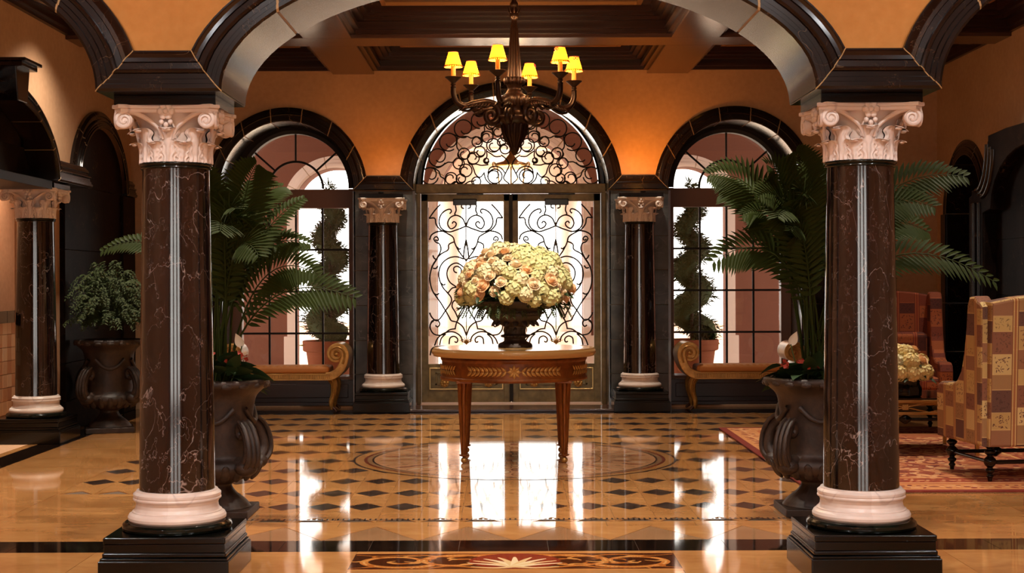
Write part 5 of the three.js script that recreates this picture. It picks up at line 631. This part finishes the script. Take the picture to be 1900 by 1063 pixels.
const fabricTex = canvasTex(1024, 1024, (c, W) => { // patchwork of wide columns cut into squares, with narrow striped bands between
  const n = 5, s = W / n, b = 52; c.fillStyle = '#b8925a'; c.fillRect(0, 0, W, W);
  const pal = ['#caa668', '#8c5a42', '#d4b478', '#a67c50', '#6a463a', '#c29c60', '#9a6a4a'];
  for (let i = 0; i < n; i++) { let y = -((i * 83) % 120); let k = i * 3; while (y < W) { const h = [150, 118, 176, 132][(k + i) % 4]; const col = pal[k % 7]; c.fillStyle = col; c.fillRect(i * s, y, s - b, h); c.fillStyle = 'rgba(220,184,120,0.8)'; c.fillRect(i * s, y + h - 6, s, 6);
      if (k % 3 !== 1) for (let q = 0; q < 30; q++) { c.fillStyle = k % 7 === 2 || k % 7 === 5 ? 'rgba(74,34,36,0.72)' : 'rgba(40,20,14,0.28)'; c.save(); c.translate(i * s + rr(14, s - b - 14), y + rr(14, h - 20)); c.rotate(rr(0, 3)); c.beginPath(); c.ellipse(0, 0, rr(4, 13), rr(2, 4.5), 0, 0, 7); c.fill(); c.restore(); } y += h; k++; }
    for (const [o, w, col] of [[0, 8, '#8a5434'], [10, 5, '#dcb878'], [18, 16, '#a8683e'], [37, 5, '#dcb878'], [44, 8, '#8a5434']]) { c.fillStyle = col; c.fillRect((i + 1) * s - b + o, 0, w, W); } }
  for (let i = 0; i < 20000; i++) { c.fillStyle = rnd() < 0.5 ? 'rgba(0,0,0,0.06)' : 'rgba(255,220,160,0.06)'; c.fillRect(rnd() * W, rnd() * W, 3, 1); } }, true);
const fabric = S({ map: fabricTex, roughness: 0.85 }), fabricRust = S({ map: fabricTex, color: 0xc0785a, roughness: 0.85 });
function armchair(pos, turn, label, fab) {
  const g = thing('wing_armchair', label, 'armchair', pos, turn, 'wing armchairs'); const sc = 1.15;
  const side = [[0.36, 0.25], [0.37, 0.54], [0.35, 0.585], [0.31, 0.6], [0.12, 0.6], [0.02, 0.63], [-0.05, 0.7], [-0.1, 0.82], [-0.14, 1.0], [-0.16, 1.15], [-0.19, 1.195], [-0.25, 1.2], [-0.3, 1.17], [-0.34, 1.16], [-0.37, 1.14], [-0.35, 0.25]];
  for (const s of [-1, 1]) { const q = poly(side.map(([z, y]) => [-z, y]), 0.075, 0.018); q.rotateY(Math.PI / 2); q.translate(s > 0 ? 0.3 : -0.375, 0, 0); mesh('side_wing', metric(q, sc, 0.1 * s, 0), fab, g); }
  const bk = []; for (let i = 0; i <= 16; i++) { const t = lerp(-1, 1, i / 16); bk.push([t * 0.34, 1.16 + 0.045 * Math.cos(t * 1.5)]); } bk.push([0.34, 0.25], [-0.34, 0.25]); const bg = poly(bk, 0.13, 0.016); bg.rotateX(-0.05); bg.translate(0, 0, -0.385); mesh('backrest', metric(bg, sc, 0.35, 0.05), fab, g);
  mesh('seat_base', metric(rbox(-0.33, 0.33, 0.25, 0.38, -0.33, 0.36, 0.02, 3), sc), fab, g); mesh('seat_cushion', metric(rbox(-0.29, 0.29, 0.37, 0.49, -0.22, 0.37, 0.04, 4), sc, 0.2, 0.1), fab, g); mesh('back_cushion', metric(rbox(-0.26, 0.26, 0.48, 0.86, -0.24, -0.1, 0.05, 4), sc, 0.6, 0.3), fab, g);
  const lg = lathe(prof([[0.001, 0.0], [0.013, 0.0], [0.016, 0.02], [0.024, 0.035], [0.016, 0.048], [0.027, 0.062], [0.03, 0.075], [0.018, 0.088], [0.032, 0.105], [0.042, 0.125], [0.042, 0.14], [0.026, 0.158], [0.018, 0.168], [0.034, 0.185], [0.036, 0.198], [0.02, 0.212], [0.034, 0.228], [0.034, 0.252]], 4), 18);
  for (const x of [-1, 1]) for (const z of [-1, 1]) mesh('leg', lg, M.ebony, g).position.set(x * 0.31, 0, z * 0.31);
  for (const x of [-1, 1]) mesh('stretcher', tube([V(x * 0.31, 0.125, -0.31), V(x * 0.31, 0.125, 0.31)], 0.012, 2, 10), M.ebony, g);
  for (const z of [-0.31, 0.31]) mesh('stretcher', merge([tube([V(-0.31, 0.125, z), V(0.31, 0.125, z)], 0.014, 2, 10), xf(lathe(prof([[0.014, -0.05], [0.024, -0.035], [0.042, 0], [0.024, 0.035], [0.014, 0.05]], 4), 16), { r: [0, 0, Math.PI / 2], p: [0, 0.125, z] })]), M.ebony, g);
}
armchair([3.4, 0.0145, -10.02], Math.PI + 0.1, 'patchwork wing armchair at the right edge seen from behind', fabric);
armchair([3.42, 0.0145, -13.0], -0.12, 'rust patchwork wing armchair facing out beyond the small bouquet', fabricRust);
{
  const g = thing('coffee_table', 'low gilt-framed coffee table with dark glass top between the armchairs', 'table', [2.95, 0.014, -11.5]);
  mesh('table_top', rbox(-0.55, 0.55, 0.42, 0.436, -0.42, 0.42, 0.006), S({ color: 0x2a1a10, roughness: 0.08 }), g);
  const fr = []; for (const y of [0.4, 0.31]) fr.push(rbox(-0.55, 0.55, y, y + 0.022, 0.4, 0.422, 0.004), rbox(-0.55, 0.55, y, y + 0.022, -0.422, -0.4, 0.004), rbox(-0.55, -0.53, y, y + 0.022, -0.42, 0.42, 0.004), rbox(0.53, 0.55, y, y + 0.022, -0.42, 0.42, 0.004)); mesh('frame', merge(fr), M.gilt, g);
  for (const x of [-0.54, -0.18, 0.18, 0.54]) for (const z of [-0.41, 0.41]) if (Math.abs(x) > 0.5) mesh('leg', rbox(x - 0.014, x + 0.014, 0, 0.42, z - 0.014, z + 0.014, 0.004), M.gilt, g);
  for (const z of [-0.411, 0.411]) for (const cx of [-0.36, 0, 0.36]) { for (const s of [-1, 1]) mesh('lattice_bar', tube([V(cx - 0.17, 0.366 - s * 0.035, z), V(cx + 0.17, 0.366 + s * 0.035, z)], 0.005, 2, 5), M.gilt, g); mesh('rosette_block', rbox(cx - 0.022, cx + 0.022, 0.346, 0.388, z - 0.008, z + 0.012, 0.004), M.gilt, g); }
  const v = thing('black_vase', 'squat glossy black ribbed vase on the coffee table', 'vase', [2.99, 0.45, -11.25]); const vg = lathe(prof([[0.001, 0.0], [0.11, 0.0], [0.125, 0.03], [0.122, 0.07], [0.108, 0.1], [0.118, 0.14], [0.124, 0.18], [0.112, 0.19], [0.1, 0.17], [0.001, 0.15]], 4), 40), vp = vg.attributes.position; for (let i = 0; i < vp.count; i++) { const a = Math.atan2(vp.getZ(i), vp.getX(i)), k = 1 + 0.045 * Math.cos(a * 8); vp.setX(i, vp.getX(i) * k); vp.setZ(i, vp.getZ(i) * k); } vg.computeVertexNormals(); mesh('vase_body', vg, M.ebony, v);
  const b = thing('small_bouquet', 'small bouquet of cream and peach flowers in the black vase', 'flowers', [2.99, 0.62, -11.25]); const hd = [], yel = S({ color: 0xf2dc98, roughness: 0.7, side: THREE.DoubleSide });
  for (const [y, r, n] of [[0.02, 0.15, 9], [0.1, 0.13, 8], [0.17, 0.06, 4]]) for (let i = 0; i < n; i++) { const a = i / n * 6.283 + y * 9; hd.push([r * Math.sin(a), y, r * Math.cos(a) * 0.9, (i + n) % 4 === 0 ? 'r' : 'h', rr(0.72, 0.95)]); } bouquet(b, hd, 110, 0, 0.03, 0.19, 0.14, 0.17, [yel, M.hydr2, M.rosePeach, M.rosePeach]); for (const [x, y, z] of hd) mesh('flower_stem', tube([V(x * 0.9, y, z * 0.9), V(x * 0.5, y * 0.5 - 0.02, z * 0.5), V(x * 0.3, -0.05, z * 0.3)], 0.003, 4, 4), M.stem, b);
}
// ---------- unseen small lamps, placed to light the room ----------
function unseenUplight(x, y, d, power, label) { // unseen bowl lamp on a far column top, placed to light the wall
  const g = thing('unseen_uplight', label, 'lamp', [x, y, -d], 0, 'unseen column-top lamps'); mesh('bowl', lathe([[0.001, 0], [0.02, 0], [0.028, 0.008], [0.03, 0.02], [0.028, 0.02], [0.025, 0.01], [0.001, 0.006]], 20), M.iron, g); mesh('lamp_disc', xf(new THREE.CylinderGeometry(0.024, 0.024, 0.003, 20), { p: [0, 0.014, 0] }), S({ color: 0xffd090, emissive: 0xffa040, emissiveIntensity: 3 }), g);
  const l = new THREE.SpotLight(0xffa038, power, 0, 1.25, 0.9); l.position.set(0, 0.024, 0); l.target.position.set(0, 1, -0.35); l.castShadow = true; g.add(l, l.target);
}
function unseenDownlight(x, y, d, power, ang, label, tx = 0, tz = 0, col = 0xfff0dc) {  // unseen ceiling lamp, placed to light what stands below it
  const g = thing('unseen_downlight', label, 'lamp', [x, y, -d], 0, 'unseen ceiling lamps'); mesh('trim_ring', lathe([[0.05, 0], [0.075, 0], [0.078, -0.006], [0.07, -0.012], [0.05, -0.01]], 24), M.iron, g); mesh('lens', xf(new THREE.CylinderGeometry(0.05, 0.05, 0.006, 24), { p: [0, -0.003, 0] }), S({ color: 0xffe0b0, emissive: 0xffdcb0, emissiveIntensity: 4 }), g);
  const l = new THREE.SpotLight(col, power, 0, ang, 0.8); l.position.set(0, -0.03, 0); l.target.position.set(tx, -1, tz); l.shadow.radius = 2; l.castShadow = true; g.add(l, l.target);
}
unseenUplight(1.36, 2.2445, 15.15, 4, 'small unseen lamp on top of the far column right of the doors, lighting the wall above'); unseenUplight(-1.34, 2.2445, 15.15, 1.6, 'small unseen lamp on top of the far column left of the doors, lighting the wall above');  // unseen lamps, placed for the wall glow above the far columns
for (const [x, d, p, l] of [[-2.95, 10.8, 24, 'unseen recessed ceiling lamp lighting the floor by the left keystone arch'], [-3.35, 12.4, 20, 'unseen recessed ceiling lamp lighting the wall above the left niche'], [3.1, 11.0, 20, 'unseen recessed ceiling lamp lighting the armchairs'], [3.95, 12.4, 14, 'unseen recessed ceiling lamp lighting the mantel surround'], [-1.1, 14.7, 16, 'unseen recessed ceiling lamp lighting the left door column'], [1.1, 14.7, 18, 'unseen recessed ceiling lamp lighting the right door column'], [-2.95, 8.5, 26, 'unseen recessed ceiling lamp lighting the floor by the left palm'], [3.2, 8.5, 18, 'unseen recessed ceiling lamp lighting the floor by the right palm'], [-0.85, 8.4, 30, 'unseen recessed ceiling lamp in the near middle coffer, left, lighting the floor'], [0.85, 8.4, 30, 'unseen recessed ceiling lamp in the near middle coffer, right, lighting the floor'], [-0.95, 12.4, 18, 'unseen recessed ceiling lamp in the chandelier coffer, left, lighting the floor'], [0.95, 12.4, 18, 'unseen recessed ceiling lamp in the chandelier coffer, right, lighting the floor']]) unseenDownlight(x, 3.8, d, p, x < -3.2 ? 1.05 : 0.75, l);  // unseen, placed to light the floor, walls, columns and seating
unseenDownlight(0.1, 3.8, 8.9, 54, 0.26, 'unseen recessed ceiling spotlight placed to light the bouquet', -0.03, -0.9);  // out of view, placed to brighten the bouquet and table
unseenDownlight(-4.5, 2.95, 12.9, 22, 0.9, 'small unseen lamp placed to light the left recess');  // unseen, placed to light the recess wall and its tiles
for (const [x, d, l] of [[-3, 4.2, 'leftmost unseen lamp of the front hall row, lighting the near arcade'], [-1, 4.2, 'second unseen lamp from the left in the front hall row, lighting the near arcade'], [1, 4.2, 'third unseen lamp from the left in the front hall row, lighting the near arcade'], [3, 4.2, 'rightmost unseen lamp of the front hall row, lighting the near arcade'], [-2, 1, 'left unseen lamp of the rear hall pair, lighting the near arcade'], [2, 1, 'right unseen lamp of the rear hall pair, lighting the near arcade']]) unseenDownlight(x, 3.9, d, 12.5, 1.0, l, 0, -0.5, 0xffffff);  // out of view in the front hall, placed to light the arcade front
renderer.render(scene, camera);
